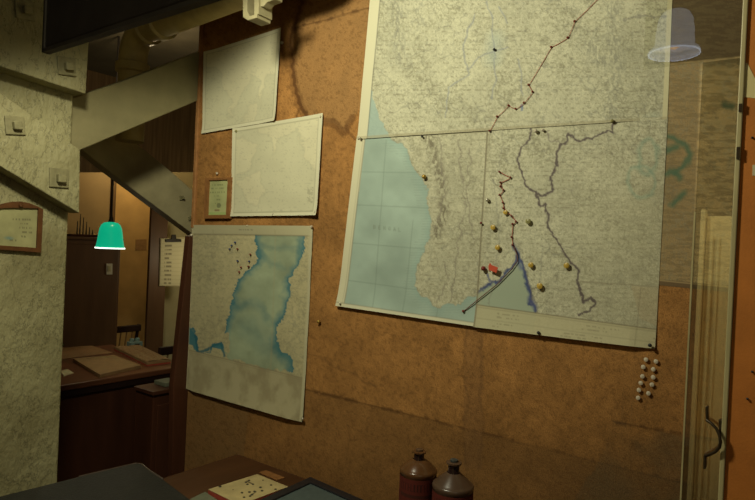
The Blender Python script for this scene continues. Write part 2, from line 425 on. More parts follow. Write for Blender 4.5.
def top_sheet():
    P, x, y, u, v = sheet([(374.5, -34), (675, -62), (667.5, 119.5), (358.5, 139.5)], .8)
    C, A = mapbase(x, y, 11, 1.05)
    # ridges
    for pts, w in (([(400, -20), (398, 20), (402, 60)], 10), ([(422, -20), (420, 25)], 6), ([(614, 10), (618, 60), (612, 118)], 9), ([(590, 40), (600, 60)], 12)):
        d = dist(x, y, pts) + 8*(fbm(x, y, 8)-.5); g = fbm(x*1.6, y*.7, 2.4, 2)
        fill(C, np.clip(1-d/w/1.5, 0, 1)*np.clip((g-.42)*5, 0, 1), (.27, .27, .21), .6)
    fill(C, np.clip(1-dist(x, y, [(497, 40), (494, 60)])/13, 0, 1), (.42, .50, .44), .5)
    for pts in ([(447, 118), (450, 88), (470, 76), (468, 66), (463, 50), (470, 30), (477, 15)], [(470, 70), (480, 58), (495, 52), (510, 48)], [(488, 2), (494, 22), (495, 50), (497, 80), (492, 100)], [(500, 8), (508, 24)], [(524, 96), (520, 60)]):
        wx = x + 3*(fbm(x, y, 9)-.5); line(C, dist(wx, y, pts), .35, (.30, .32, .33), .65)
    line(C, dist(x + 6*(fbm(x, y, 10)-.5), y + 6*(fbm(x+9, y, 10)-.5), [(625, 21), (640, 17), (672, 16)]), .5, (.25, .24, .2), .6)
    wx = x + 4*(fbm(x, y, 7)-.5)
    sea = inside(wx, y, [(350, 145), (366, 84), (373, 92), (377, 108), (384, 122), (392, 140), (388, 150)])
    fill(C, sea, (.34, .46, .41), .85); A[sea] = .25
    fill(C, dist(x, y, [(523, 106), (523, 110)]) < 1.6, (.16, .22, .36), .7)
    # pale teal tint near the seam
    d = dist(x, y, [(628, 160), (640, 130), (655, 118)]); fill(C, np.clip(1-d/10, 0, 1), (.36, .46, .38), .3)
    m = x - (365 + (138-y)*.094); ml = m < 3.2
    fill(C, ml, MARG, 1); A[ml] = .12
    line(C, np.abs(m-3.6), .1, (.2, .19, .14), .75)
    m = (675 - (y+62)*.0413) - x; fill(C, m < 4.5, (.62, .58, .36), .9); A[m < 4.5] = .15
    fill(C, (v > .986), (.40, .36, .22), .6)
    P[..., 0] -= (.0068 + .001*np.clip((v-.9)/.1, 0, 1)**2 + .0025*fbm(x, y, 60, 2))*(1-.72*np.clip((u-.88)/.12, 0, 1))
    o = grid_obj('wall_map', P, finish(C, A), MAPM)
    return tag(o, 'upper sheet of the large wall map, crossed by a red pinned thread', 'map', 'sheets of the large wall map')
def left_sheet():
    P, x, y, u, v = sheet([(357.5, 136), (492, 129), (476.5, 326), (338, 305.5)], .8)
    C, A = mapbase(x, y, 29, .95, (.575, .555, .385))
    wx = x + 6*(fbm(x, y, 9)-.5); wy = y + 6*(fbm(x+40, y, 9)-.5)
    coast = [(386, 128), (392, 140), (405, 144), (409, 152), (412, 160), (419, 175), (426, 185), (430, 206), (433, 222), (431, 236), (424, 254), (418, 270), (416, 287), (421, 297), (433, 303), (444, 307), (452, 302), (462, 306), (470, 298), (480, 291)]
    sea = inside(wx, wy, [(330, 128)] + coast + [(480, 345), (330, 345)])
    for pts in ([(430, 136), (437, 160), (444, 185), (444, 212), (437, 236)],):
        d = dist(x, y, pts) + 6*(fbm(x, y, 6)-.5); g = fbm(x*1.7, y*.8, 2.2, 2)
        fill(C, np.clip(1.2-d/6.5, 0, 1)*np.clip((g-.4)*5, 0, 1), (.19, .165, .11), .8)
    for pts in ([(440, 136), (444, 170), (446, 195), (438, 225)], [(459, 140), (462, 180), (466, 205), (461, 225), (458, 260), (452, 300)], [(470, 150), (468, 200), (474, 240)], [(438, 300), (448, 280), (446, 262)]):
        line(C, dist(wx, wy, pts), .35, (.26, .23, .18), .6)
    sc = np.array((.36, .46, .385))*1.0
    fill(C, sea, sc, 1); A[sea] = .12
    C[sea] *= (.86 + .28*fbm(x, y, 25, 3)[sea])[..., None]
    d = dist(wx, wy, coast); fill(C, np.clip(1-d/7, 0, 1)*sea, (.28, .41, .36), .5)
    line(C, d, .2, (.3, .28, .2), .35)
    hat = (d < 10) & sea & ((y % 2.6) < .9); fill(C, hat, (.25, .31, .27), .25)
    for a, b in (((353, 243), (425, 249)), ((347, 280), (420, 290)), ((358, 205), (430, 208)), ((362, 172), (420, 173)), ((387, 140), (374, 316)), ((414, 220), (404, 318)), ((440, 300), (438, 320))):
        k = sea * 1.0; dd = dist(x, y, [a, b]); fill(C, np.clip(1-(dd-.2)/.6, 0, 1)*k, (.2, .25, .2), .4)
    for i, ch in enumerate('BENGAL'):
        for st in FONT[ch]:
            line(C, dist(x, y, [(374.5 + i*5 + px*.85, 225.3 + i*.55 + py*.85) for px, py in st]), .05, (.22, .26, .2), .55)
    m = x - (358 - (y-137)*.1178); ml = m < 8.2
    fill(C, ml, MARG, 1); A[ml] = .1
    line(C, np.abs(m-7.9), .15, (.22, .2, .14), .7); line(C, np.abs(m-5.9), .05, (.4, .37, .24), .5)
    mb = (305.5 + (x-338)*.148) - y; fill(C, mb < 3.6, MARG, .9); line(C, np.abs(mb-3.6), .15, (.25, .22, .15), .6)
    fill(C, v < .02, (.36, .33, .2), .6)
    P[..., 0] -= .0035 + .011*np.clip((v-.82)/.18, 0, 1)**2 + .002*fbm(x, y, 60, 2)
    o = grid_obj('wall_map', P, finish(C, A), MAPM)
    return tag(o, 'lower left sheet of the large wall map, mostly pale blue sea', 'map', 'sheets of the large wall map')
BORDER = [(614, 119), (613, 132), (605.6, 132), (599, 136), (592, 139), (577, 140.5), (573, 137), (569, 134.7), (567, 143.6), (560, 146.5), (557, 155.6), (557.6, 167), (551, 176.7), (552, 184), (553.5, 191.6), (543, 196.4), (536, 193), (527.6, 187), (523, 175), (518, 161.6), (521.6, 149.6), (531, 140), (532, 130)]
BORD2 = [(536, 192), (539, 199), (542, 207), (545.6, 205), (548, 214), (549.5, 220), (547, 225), (558, 240), (565, 253), (573, 264), (580, 270), (578, 282), (582, 293), (584, 303), (592, 297), (596, 303), (591, 311), (580, 314)]
def right_sheet():
    P, x, y, u, v = sheet([(487.5, 129), (668, 117), (655.5, 348.5), (475.5, 326.5)], .8)
    C, A = mapbase(x, y, 53, 1.1)
    fill(C, np.clip((x-560)/80, 0, 1)*np.clip((y-150)/60, 0, 1), (.50, .47, .29), .4)
    n = (fbm(x*.35, y*1.4, 3, 2) > .6); fill(C, n & (x > 545), (.34, .32, .22), .28)
    wx = x + 4.5*(fbm(x, y, 6)-.5); wy = y + 4.5*(fbm(x+40, y, 6)-.5)
    lc = [(514, 246), (517, 254), (516.5, 262), (509, 272), (499, 282), (490, 284), (478, 293)]
    rc = [(514, 246), (520, 256), (523, 266), (526, 276), (529, 287), (532, 296), (531, 303), (536, 310)]
    sea = inside(wx, wy, lc[::-1] + rc[1:] + [(537, 330), (470, 330)])
    fill(C, sea, (.36, .42, .31), 1); A[sea] = .1
    dl, dr = dist(wx, wy, lc), dist(wx, wy, rc)
    k = np.clip(1.3-np.minimum(dl*1.25, dr)/2.1, 0, 1)
    fill(C, k, (.045, .065, .185), .93)
    fill(C, np.clip(1-dist(x, y, [(515, 250), (519, 262), (522, 268)])/4, 0, 1)*sea, (.12, .15, .28), .8)
    fill(C, np.clip(1-dist(x, y, [(531, 298), (536, 307)])/4.5, 0, 1), (.09, .11, .24), .85)
    line(C, dist(wx, wy, [(497, 284), (491, 281), (488, 274)]), .5, (.12, .14, .26), .8)
    for pts in (BORDER, BORD2):
        d = dist(x + 3*(fbm(x, y, 4)-.5), y + 3*(fbm(x+7, y, 4)-.5), pts); line(C, d, .6, (.085, .065, .065), .9); line(C, d, 1.3, (.26, .21, .2), .2)
    line(C, dist(wx, wy, [(548, 130), (549, 141), (560, 142.5)]), .4, (.22, .19, .17), .7)
    for pts in ([(544, 246), (541, 270), (540, 285)], [(505, 130), (502, 150), (500, 172)], [(490, 305), (500, 240), (495, 180)]):
        line(C, dist(wx, wy, pts), .25, (.25, .24, .2), .5)
    line(C, dist(wx, wy, [(541, 286), (532, 288), (533, 298), (538, 296), (541, 290)]), .3, (.2, .18, .14), .6)
    # teal rings crossing the right edge
    d = np.abs(dist(x, y, [(650, 150), (648, 165)])-9 + 6*(fbm(x, y, 9)-.5)); fill(C, np.clip(1-d/4, 0, 1), (.27, .39, .29), .6)
    fill(C, np.clip(1-np.abs(np.hypot(x-642, (y-182)*.9)-14 + 5*(fbm(x, y, 9)-.5))/3, 0, 1), (.27, .39, .29), .6)
    line(C, dist(x, y, [(580, 281.5), (660, 287)]), .35, (.28, .25, .16), .5)
    fill(C, inside(x, y, [(632, 286), (665, 288), (665, 330), (640, 318)]), (.50, .40, .23), .4)
    # neat lines and title margin
    yb = 304.5 + (x-477)*.138
    mar = (y > yb); fill(C, mar, (.52, .48, .29), .85); A[mar] = .25
    line(C, np.abs(y-yb), .3, (.2, .17, .1), .7); line(C, np.abs(y-yb-2.2), .1, (.28, .24, .15), .5); line(C, np.abs(y-yb-13), .1, (.3, .27, .17), .4)
    marks(C, x, y, 545, yb.min()+0, 600, 300, 0, INK, 0)
    yy = y - yb
    for r0 in (5, 8.5, 15, 18):
        on = (yy > r0) & (yy < r0+1.5) & (vnoise(x/1.5, np.full_like(x, r0*3.1)) > .5) & (fbm(x, x*0+r0, 22, 2) > .5)
        fill(C, on, (.25, .22, .14), .45)
    for gx in (636,): line(C, dist(x, y, [(gx+5, 288), (gx, 345)]), .2, (.25, .22, .14), .45)
    fill(C, u < .010, (.16, .14, .09), .8); fill(C, np.clip(1-u/.05, 0, 1), (.42, .38, .24), .4)
    P[..., 0] -= (.0050 + .011*np.clip((v-.82)/.18, 0, 1)**2 + .002*fbm(x, y, 60, 2))*(1-.62*np.clip((u-.88)/.12, 0, 1))
    o = grid_obj('wall_map', P, finish(C, A), MAPM)
    return tag(o, 'lower right sheet of the large wall map, with dark blue gulf and pins', 'map', 'sheets of the large wall map')
def old_sheet():
    P, x, y, u, v = sheet([(662, -70), (775, -85), (752, 294.5), (648, 284)], 1.0)
    C, A = mapbase(x, y, 71, .7, (.35, .25, .115))
    C *= (1 + 1.15*np.clip((x-(692.5+(300-y)*.036)+2)/4, 0, 1)*np.clip((y-60)/10, 0, 1))[..., None]  # sheet colour raised behind the door glass to offset the pane's dimming
    up = y < 62 - (x-690)*.1
    fill(C, up, (.11, .075, .035), .93)
    line(C, np.abs(y-(62-(x-690)*.1)), .4, (.5, .37, .17), .5)
    n = (fbm(x*.3, y*1.6, 3, 2) > .58); fill(C, n, (.20, .15, .07), .4)
    wx = x + 4*(fbm(x, y, 9)-.5); wy = y + 4*(fbm(x+30, y, 9)-.5)
    for pts in ([(655, 134), (672, 136), (684, 144), (690, 152), (687, 162), (682, 168), (676, 172)], [(660, 178), (672, 172), (680, 178)], [(662, 152), (676, 146)], [(724, 105), (732, 108)], [(672, 205), (684, 193)]):
        fill(C, np.clip(1.2-dist(wx, wy, pts)/4.2, 0, 1), (.09, .17, .10), .85)
    line(C, np.abs(y-(280 + (x-655)*.08)), .3, (.14, .10, .05), .7); e_ = np.abs(v-.995) < .006
    mar = y > 280 + (x-655)*.08; fill(C, mar, (.46, .33, .16), .7); A[mar] = .2; fill(C, e_, (.10, .06, .03), .8)
    P[..., 0] -= .0008
    o = grid_obj('wall_map', P, finish(C, A), MAPM)
    return tag(o, 'darkened older map at right, partly under the large pale map', 'map')
def gulf_map():
    P, x, y, u, v = sheet([(193, 225), (314, 226), (304.5, 421.5), (186.5, 388)], .75)
    C, A = mapbase(x, y, 91, .7, (.52, .465, .265))
    wx = x + 6*(fbm(x, y, 8)-.5); wy = y + 6*(fbm(x+40, y, 8)-.5)
    lc = [(257, 230), (258, 251), (260, 259), (253, 267), (244, 275), (236, 285), (233, 295), (234, 304), (231, 315), (226, 328), (224, 338), (222, 344), (212, 348), (201, 353)]
    low = [(226, 357), (294, 373)]
    rc = [(294, 373), (293, 362), (290, 355), (282, 351), (276, 340), (279, 330), (278, 326), (284, 315), (290, 297), (292, 279), (296, 272), (303, 260), (305, 248), (304, 230)]
    sea = inside(wx, wy, lc + [(198, 354), (218, 348)] + low + rc[1:])
    nook = inside(wx, wy, [(180, 322), (190, 327), (194, 331), (199, 346), (200, 354), (196, 349), (192, 343), (180, 342)])
    sea = sea | nook
    spit = inside(wx, wy, [(224, 334), (230, 332), (229, 350), (226, 356), (222, 346)])
    sea &= ~spit
    fill(C, sea, (.34, .40, .26), 1); A[sea] = .15; C[sea] *= (.8+.4*fbm(x, y, 16, 4)[sea])[..., None]
    cl = np.minimum(np.minimum(dist(wx, wy, lc), dist(wx, wy, rc)), dist(wx, wy, [(190, 327), (194, 331), (199, 346), (201, 353)]))
    fill(C, np.clip(1-cl/8, 0, 1)*sea, (.06, .20, .24), .85)
    fill(C, np.clip(1-cl/3, 0, 1)*sea, (.03, .15, .20), .6)
    sx, sy = x + .25*(wx-x), y + .25*(wy-y)
    fill(C, inside(sx, sy, [(201, 353), (212, 346.5), (222, 341.5), (223.5, 350), (214, 348)]) | inside(sx, sy, [(184, 326), (190, 328), (195, 334), (198, 341), (198.5, 352), (193, 345), (184, 343)]), (.05, .19, .23), .85)
    line(C, dist(sx, sy, [(196, 336), (199, 352), (212, 347.5), (222, 343), (225, 356)]), .7, (.03, .14, .18), .8)
    for pts, w, a in (([(258, 250), (270, 262), (285, 268)], 5, .35), ([(240, 305), (252, 302), (262, 308), (268, 320)], 7, .55), ([(246, 325), (270, 345), (285, 352)], 16, .35), ([(265, 245), (300, 250)], 4, .3), ([(299, 240), (300, 262)], 5, .6), ([(276, 345), (290, 362)], 7, .6)):
        fill(C, np.clip(1-dist(wx, wy, pts)/w, 0, 1)*sea, (.07, .19, .20), a)
    fill(C, np.clip(1-dist(wx, wy, [(252, 290), (268, 340)])/9, 0, 1)*sea, (.37, .43, .29), .45)
    yb = 349.5 + (x-188)*.243; mar = y > yb
    fill(C, mar, (.47, .42, .25), 1); A[mar] = .2
    fill(C, mar * np.clip(fbm(x*1.2, y*.7, 11, 4)*2.4-.9, 0, 1), (.27, .22, .12), .55)
    line(C, np.abs(y-yb), .2, (.24, .2, .12), .55); line(C, np.abs(y-yb-2), .1, (.3, .26, .16), .4)
    yt = 234 + (x-193)*.016; mt = y < yt; fill(C, mt, (.54, .50, .31), 1); A[mt] = .1
    line(C, np.abs(y-yt), .2, (.24, .2, .12), .6)
    on = (np.abs(y-229.6-(x-240)*.02) < .7) & (x > 240) & (x < 256) & (vnoise(x/1.1, x*0) > .4); fill(C, on, INK, .5)
    fill(C, (x > 302 + (225-y)*0 - (y-235)*.045 + 8) , (.54, .50, .31), .8)
    fill(C, np.clip((np.minimum(u, 1-u) < .015)*1.0, 0, 1), (.56, .52, .33), .8)
    for xx in (212, 274): line(C, dist(x, y, [(xx+3, 230), (xx-3, 400)]), .3, (.40, .35, .2), .3)
    P[..., 0] -= .004 + .014*np.clip((v-.80)/.2, 0, 1)**2*(1-.55*np.clip((u-.9)/.1, 0, 1))*np.clip(u/.1, .25, 1) + .012*np.clip(1-v/.06, 0, 1)*np.sin(u*pi)**.5 + .004*fbm(x, y, 50, 2)
    o = grid_obj('wall_map', P, finish(C, A), PAPM)
    return tag(o, 'tall creased map with a dark-edged blue gulf, at lower left of the wall', 'map')
def faint_map(corners, kind, label):
    P, x, y, u, v = sheet(corners, .75)
    C = np.empty(x.shape+(3,)); C[:] = (.70, .66, .44); A = np.full(x.shape, .5)
    C *= (.9 + .2*fbm(x, y, 30, 3))[..., None]
    wx = u + .16*(fbm(x, y, 14)-.5); wy = v + .16*(fbm(x+9, y, 14)-.5)
    if kind == 0:
        land = [[(.0, .25), (.3, .3), (.34, .55), (.42, .9), (.5, .6), (.62, .42), (.74, .55), (.8, .85), (.86, .5), (1.2, .4), (1.2, -.2), (-.2, -.2)], [(.6, .75), (.75, .8), (.72, 1.2), (.56, 1.2)]]
    else:
        land = [[(-.2, .2), (.14, .12), (.3, .2), (.22, .42), (.1, .5), (-.2, .5)], [(.3, .1), (.42, .12), (.5, .35), (.54, .2), (.7, .1), (.82, .3), (.9, .5), (1.2, .4), (1.2, -.2), (.3, -.2)], [(.12, .55), (.3, .5), (.4, .7), (.3, .9), (.15, .8)]]
    sea = np.ones(x.shape, bool)
    for L in land:
        sea &= ~inside(wx, wy, L); fill(C, np.clip(1-dist(wx*70, wy*80, [(a*70, b*80) for a, b in L+L[:1]])/1.6, 0, 1), (.44, .42, .28), .35)
    fill(C, sea, (.55, .55, .38), .4)
    f = fbm(x+30*kind, y, 12, 4); fill(C, np.clip(1-np.abs(f-.5)/.014, 0, 1), (.38, .36, .25), .4)
    n = (vnoise(x/1.4, np.floor(y/3)*3.3) > .75); fill(C, n & ((y/3) % 1 < .4), (.4, .38, .26), .3)
    e = np.minimum(np.minimum(u, 1-u), np.minimum(v, 1-v)); fill(C, e < .035, (.72, .69, .48), .9); fill(C, (e > .035) & (e < .045), (.36, .34, .22), .5)
    if kind == 1:
        fill(C, (u > .88) & (u < .95) & (v > .72) & (v < .88) & (vnoise(x/1.2, y/1.2) > .5), (.35, .33, .22), .5)
    P[..., 0] -= .004 + .003*kind + .010*np.clip(1-(1-u)/.25, 0, 1)**2*(.3+.7*v) + .008*np.clip(1-u/.2, 0, 1)**2*(1-v) + .003*fbm(x, y, 40, 2) + .006*np.clip((v-.85)/.15, 0, 1)**2
    o = grid_obj('wall_map', P, finish(C, A), PAPM)
    return tag(o, label, 'map', 'small pale maps at the top left')
top_sheet(); left_sheet(); right_sheet(); old_sheet(); gulf_map()
faint_map([(206, 52.5), (282.5, 28), (278, 121.5), (203, 134)], 0, 'small faded grey-green map pinned highest at left, under the pipe')
faint_map([(235.5, 129), (324.5, 113.5), (319.8, 215.5), (232.5, 216.5)], 1, 'small faded cream map right of the little framed notice')

# framed notices: paper painted, frame built round it
def notice_paint(x, y, u, v, green):
    C = np.empty(x.shape+(3,)); C[:] = green; A = np.full(x.shape, .4)
    C *= (.85 + .3*fbm(x, y, 12, 3))[..., None]
    return C, A
def wall_notice():
    root = empty('framed_notice', at(217, 218, 'X', WX), 'little brown framed green notice hung beside the lower faded map', 'framed notice')
    PL = WX - .018
    out = poly([(205, 178.3), (231.5, 177.2), (229.3, 218.3), (203.8, 218.6)], 'X', PL)
    inn = poly([(208.6, 180.4), (227.6, 179.6), (225.8, 214.8), (207, 215)], 'X', PL)
    m = MB(); o4 = [Vector(p) for p in out]; i4 = [Vector(p) for p in inn]; b = Vector((.0175, 0, 0))
    v = o4 + i4 + [p+b for p in o4] + [p+b for p in i4]
    f = []
    for k in range(4):
        j = (k+1) % 4; f += [(k, j, 4+j, 4+k), (k, j, 8+j, 8+k), (4+k, 4+j, 12+j, 12+k), (8+k, 8+j, 12+j, 12+k)]
    m.add(v, f).build('frame', W['corkframe'], root)
    P, x, y, u, v = sheet([(207.6, 179.4), (228.6, 178.6), (226.8, 215.8), (206, 216)], .5, 'X', WX-.010)
    C, A = notice_paint(x, y, u, v, (.46, .48, .22))
    for r, (a, b_) in enumerate([(.25, .75), (.2, .8), (.15, .85), (.35, .6), (.4, .7), (.4, .65)]):
        on = (np.abs(v-.16-r*.1) < .02) & (u > a) & (u < b_) & (vnoise(x*1.3, x*0+r*5) > .35); fill(C, on, (.2, .22, .1), .7)
    fill(C, (np.hypot((u-.6)*1, (v-.72)*1.6) < .1), (.14, .15, .08), .7); fill(C, (u > .4) & (u < .65) & (np.abs(v-.85) < .03), (.2, .08, .05), .6)
    fill(C, v > .9, (.30, .45, .14), .6)
    grid_obj('paper', P, finish(C, A), PAPM, root)
wall_notice()

# ------------------------------------------------------------------ pins and threads
def pin_mesh(r, kind='ball'):
    m = MB()
    if kind == 'ball':
        pr = [(.0003, -.002), (.0007, -.001), (.0007, r*.5)] + [(max(.0003, r*math.sin(a)), r*1.3 - r*math.cos(a)) for a in np.linspace(.35, pi, 8)]
    else:
        pr = [(.0003, -.002), (.0006, -.001), (.0006, r*.25), (r*.5, r*.3), (r*.45, r*.8), (r, r*.95), (r*.9, r*1.3), (r*.4, r*1.5), (.0003, r*1.55)]
    m.lathe(pr, seg=12, axis='X'); return m
PIN_CACHE = {}
def pin(px, py, r, mk, label, group=None, off=.0, kind='ball', name='map_pin'):
    p = at(px, py, 'X', WX - off)
    key = (round(r, 4), mk, kind)
    if key not in PIN_CACHE:
        o = pin_mesh(r, kind).build(name, W[mk], smooth=True); PIN_CACHE[key] = o
    else:
        o = PIN_CACHE[key].copy(); COL.objects.link(o)
        o.name = name
        for k in list(o.keys()): del o[k]
    o.location = p
    tag(o, label, 'pin', group)
    return o
ORD = ['first', 'second', 'third', 'fourth', 'fifth', 'sixth', 'seventh', 'eighth', 'ninth', 'tenth', 'eleventh', 'twelfth', 'thirteenth', 'fourteenth', 'fifteenth', 'sixteenth']
R1 = [(575, 21.6), (568, 38), (551.6, 47.3), (529, 85), (533, 92), (524.5, 103), (516, 109), (509, 105.6), (497.6, 116.6), (490, 131)]
R2 = [(500, 172), (511, 177.7), (501, 182.5), (501, 186.5), (504, 190), (500, 195), (503.4, 202.6), (504, 208.4), (512, 216), (516.6, 221.6), (513, 224), (512, 237), (513, 245)]
for i, p in enumerate(R1):
    pin(*p, .0034, 'redpin', '%s dark red pin from the top along the upper red thread' % ORD[i], 'pins along the upper thread', .0075)
for i, p in enumerate(R2):
    pin(*p, .0034, 'redpin', '%s dark red pin from the top along the lower red thread' % ORD[i], 'pins along the lower thread', .0062)
def thread(pts, off, r, mk, label, sag=True, name='thread'):
    q = []
    for (a, b) in zip(pts[:-1], pts[1:]):
        for t in np.linspace(0, 1, 4)[:-1]: q.append(at(a[0]+(b[0]-a[0])*t, a[1]+(b[1]-a[1])*t + (.5*math.sin(pi*t) if sag else 0), 'X', WX-off))
    q.append(at(*pts[-1], 'X', WX-off))
    o = MB().tube(q, r, 6).build(name, W[mk], smooth=True, origin=q[0])
    return tag(o, label, 'thread')
thread([(610, -14), (597, 0)] + R1, .0108, .0008, 'thread', 'red thread running diagonally over the upper map sheet')
thread(R2, .0088, .0011, 'thread', 'red zigzag thread pinned down the lower right map sheet')
thread([(513.5, 246), (517, 254), (517.5, 261), (512, 269), (497, 284.5), (464, 311)], .0108, .0014, 'dthread', 'brown cord along the dark blue coast to the lower left sheet', False, 'cord')
for px, py, r, mk, lb in [
    (425.5, 177, .0075, 'brass', 'round brass pin alone on the lower left sheet by the coast'),
    (488.5, 200, .006, 'steel', 'pale steel pin beside the seam of the two lower sheets'),
    (494.3, 227.5, .0085, 'gold', 'yellow pin left of the lower thread, upper of two'),
    (498.8, 247.5, .0085, 'gold', 'yellow pin left of the lower thread, lower of two'),
    (506.5, 212.5, .0075, 'gold', 'yellow pin touching the lower red zigzag thread'),
    (529.3, 221.5, .0085, 'olive', 'olive green pin right of the lower red thread'),
    (532, 265, .0085, 'gold', 'yellow pin just right of the dark blue gulf tip'),
    (541, 286, .0095, 'gold', 'yellow pin lowest on the map, right of the gulf'),
    (567.5, 265.5, .0085, 'gold', 'yellow pin beside the dark border line'),
    (484.8, 268.5, .0075, 'redpin', 'large dark red pin left of the little red flag'),
]:
    pin(px, py, r, mk, lb, 'large pins on the map', .006, 'knob' if mk in ('gold', 'olive') else 'ball')
pin(495, 50, .0045, 'blackpin', 'single black pin high on the upper map sheet', None, .009)
pin(464, 311, .0042, 'redpin', 'dark pin at the lower end of the brown cord', None, .0085)
o = MB().prism(poly([(488.3, 265.8), (490.5, 263.0), (491.2, 264.8), (498, 267.6), (496.3, 273), (488.6, 269.7)], 'X', WX-.022), (.0012, 0, 0)).tube([at(489.5, 263.5, 'X', WX-.022), at(489.3, 271, 'X', WX-.008)], .0011, 6).build('map_flag', W['flag'], origin=at(489.3, 271, 'X', WX-.02))
tag(o, 'small red paper flag pinned near the dark blue coast', 'flag')
for i, (px, py) in enumerate([(646.5, 359.3), (656.5, 361.2), (643.8, 366.7), (653.8, 369), (643, 376), (653.8, 377), (641.3, 382.7), (652.5, 384.3), (639.5, 389.7), (649, 393), (638.7, 397.5)]):
    side = 'left' if i % 2 == 0 else 'right'
    pin(px, py, .0060, 'white', '%s pin from the top in the %s row of white pins below the map' % (ORD[i//2], side), 'spare white pins on the bare board', 0, 'knob')
for px, py, r, mk, lb, off in [
    (283.5, 43.3, .0065, 'steel', 'steel pin on the board right of the highest faded map', 0),
    (218.4, 173.6, .006, 'white', 'white pin just above the little framed notice', 0),
    (320.3, 321.5, .007, 'brass', 'brass pin on bare board right of the gulf map', 0),
    (237.5, 131.5, .0055, 'olive', 'dark pin at the upper left corner of the cream map', .0085),
    (316.8, 212.3, .006, 'steel', 'steel pin at the lower right corner of the cream map', .008),
    (274, 214.4, .004, 'steel', 'steel pin at the bottom edge middle of the cream map', .008),
    (321.3, 117, .004, 'steel', 'tiny pin at the upper right corner of the cream map', .007),
    (312.5, 226.8, .005, 'white', 'white pin at the upper right corner of the gulf map', .008),
    (248, 225.8, .004, 'white', 'white pin at the middle of the gulf map top edge', .010),
    (192.8, 235.2, .006, 'white', 'white pin at the upper left corner of the gulf map', .007),
    (303.8, 418.5, .006, 'steel', 'steel pin at the lower right corner of the gulf map', .009),
    (361, 138.5, .005, 'steel', 'steel pin at the left end of the large map seam', .0085),
    (341, 303.5, .004, 'steel', 'steel pin at the lower left corner of the large map', .0140),
    (539.3, 332.6, .005, 'blackpin', 'dark pin on the bottom edge of the lower right sheet', .0145),
    (650.5, 345, .005, 'blackpin', 'dark pin at the lower right corner of the large map', .011),
    (612.8, 121.5, .005, 'olive', 'olive pin on the seam near the border line', .0085),
    (536.5, 131.4, .0055, 'white', 'white pin on the large map seam, left of a pair', .0085),
    (543.5, 130.4, .0045, 'white', 'white pin on the large map seam, right of a pair', .0085),
    (423, 136.8, .004, 'blackpin', 'dark pin on the seam above the pale blue sea coast', .0085),
    (481.7, 223, .0036, 'redpin', 'dark red pin on the vertical seam of the lower sheets', .0085),
]:
    pin(px, py, r, mk, lb, None, off)
for i, (px, py, mk) in enumerate([(236, 242.5, 'bluepin'), (232.5, 245.5, 'bluepin'), (230.5, 249, 'bluepin'), (238.5, 261, 'bluepin'), (250, 261.3, 'bluepin'), (249.5, 266.5, 'redpin'), (241.8, 267.3, 'redpin'), (240, 272, 'redpin'), (251.2, 254.5, 'redpin'), (238.3, 249, 'redpin')]):
    lb = ['blue pin, topmost on the gulf map', 'second blue pin from the top on the gulf map', 'third blue pin from the top on the gulf map', 'blue pin on the gulf map, left of the lower pair', 'blue pin on the gulf map nearest the gulf coast',
          'red pin on the gulf map just below the coast blue pin', 'red pin on the gulf map, upper of the low pair', 'red pin lowest on the gulf map', 'red pin on the gulf map just above the coast blue pin', 'red pin on the gulf map between the blue pins'][i]
    pin(px, py, .0042, mk, lb, 'tiny pins on the gulf map', .0065)

# ------------------------------------------------------------------ pillar, planks and braces
YP = 2.26
def slab(name, pts, y0, th, mk, label, cat, group=None, bev=.004, root=False):
    P = poly(pts, 'Y', y0)
    base = P[-1]
    o = MB().prism(P, (0, th, 0)).build(name, W[mk], bevel=bev, origin=base)
    return tag(o, label, cat, group)
xr = at(65, 300, 'Y', YP).x
pil = empty('pillar', (xr-.3, YP+.15, 0), 'thick cream-painted cracked pillar at the left edge', 'pillar')
MB().box((xr-.62, YP, 0), (xr, YP+.60, 2.92)).build('post', W['plaster'], pil, bevel=.006)
def bolt(parent, px, py, y0, s=.030, rot=.1, mk='iron'):
    c = at(px, py, 'Y', y0)
    def sq(h, r): return [c + Vector((h*math.cos(r+k*pi/2+pi/4)*1.41, 0, h*math.sin(r+k*pi/2+pi/4)*1.41)) for k in range(4)]
    b = MB().prism(sq(s*1.0, rot), (0, -.008, 0)).build('washer', W['washer'], parent, bevel=.0025)
    PWp = PW[b.name]
    n = MB().prism([p + Vector((s*.08, 0, -s*.05)) for p in sq(s*.42, rot)], (0, -.026, 0)).build('nut', W['iron'], b, bevel=.003)
PLY = YP - .075
p1 = slab('plank', [(-60, -52), (84, -20), (89.5, 33), (86, 94), (-60, 47)], PLY, .075, 'plaster', 'upper cream plank with two square bolts, bolted across the pillar', 'plank')
bolt(p1, 24.5, 10.5, PLY, .031, .1); bolt(p1, 66, 66.5, PLY, .032, .12)
p2 = slab('plank', [(-60, 58), (0, 92), (80.5, 150), (79.5, 213.5), (0, 166), (-60, 131)], PLY, .075, 'plaster', 'slanting cream plank with two square bolts above the arched notice', 'plank')
bolt(p2, 14.5, 125.5, PLY, .031, .12); bolt(p2, 58.5, 178, PLY, .034, .03)
# braces
b1 = slab('brace', [(66, 100), (120, 82), (212, 47), (209, 96), (66, 156)], YP+.03, .07, 'beam', 'broad pale brace rising from the pillar to the fibreboard wall', 'brace')
b2 = slab('brace', [(12, 47), (112, 124), (152, 156), (172, 172), (215, 210), (213, 250), (193, 234), (150, 202), (110, 172), (12, 94)], YP+.46, .07, 'dim', 'dim brace sloping down behind the green lamp to the board edge', 'brace')
for q in ((181, 198), (190, 218.5)): bolt(b2, *q, YP+.46, .012, .2)
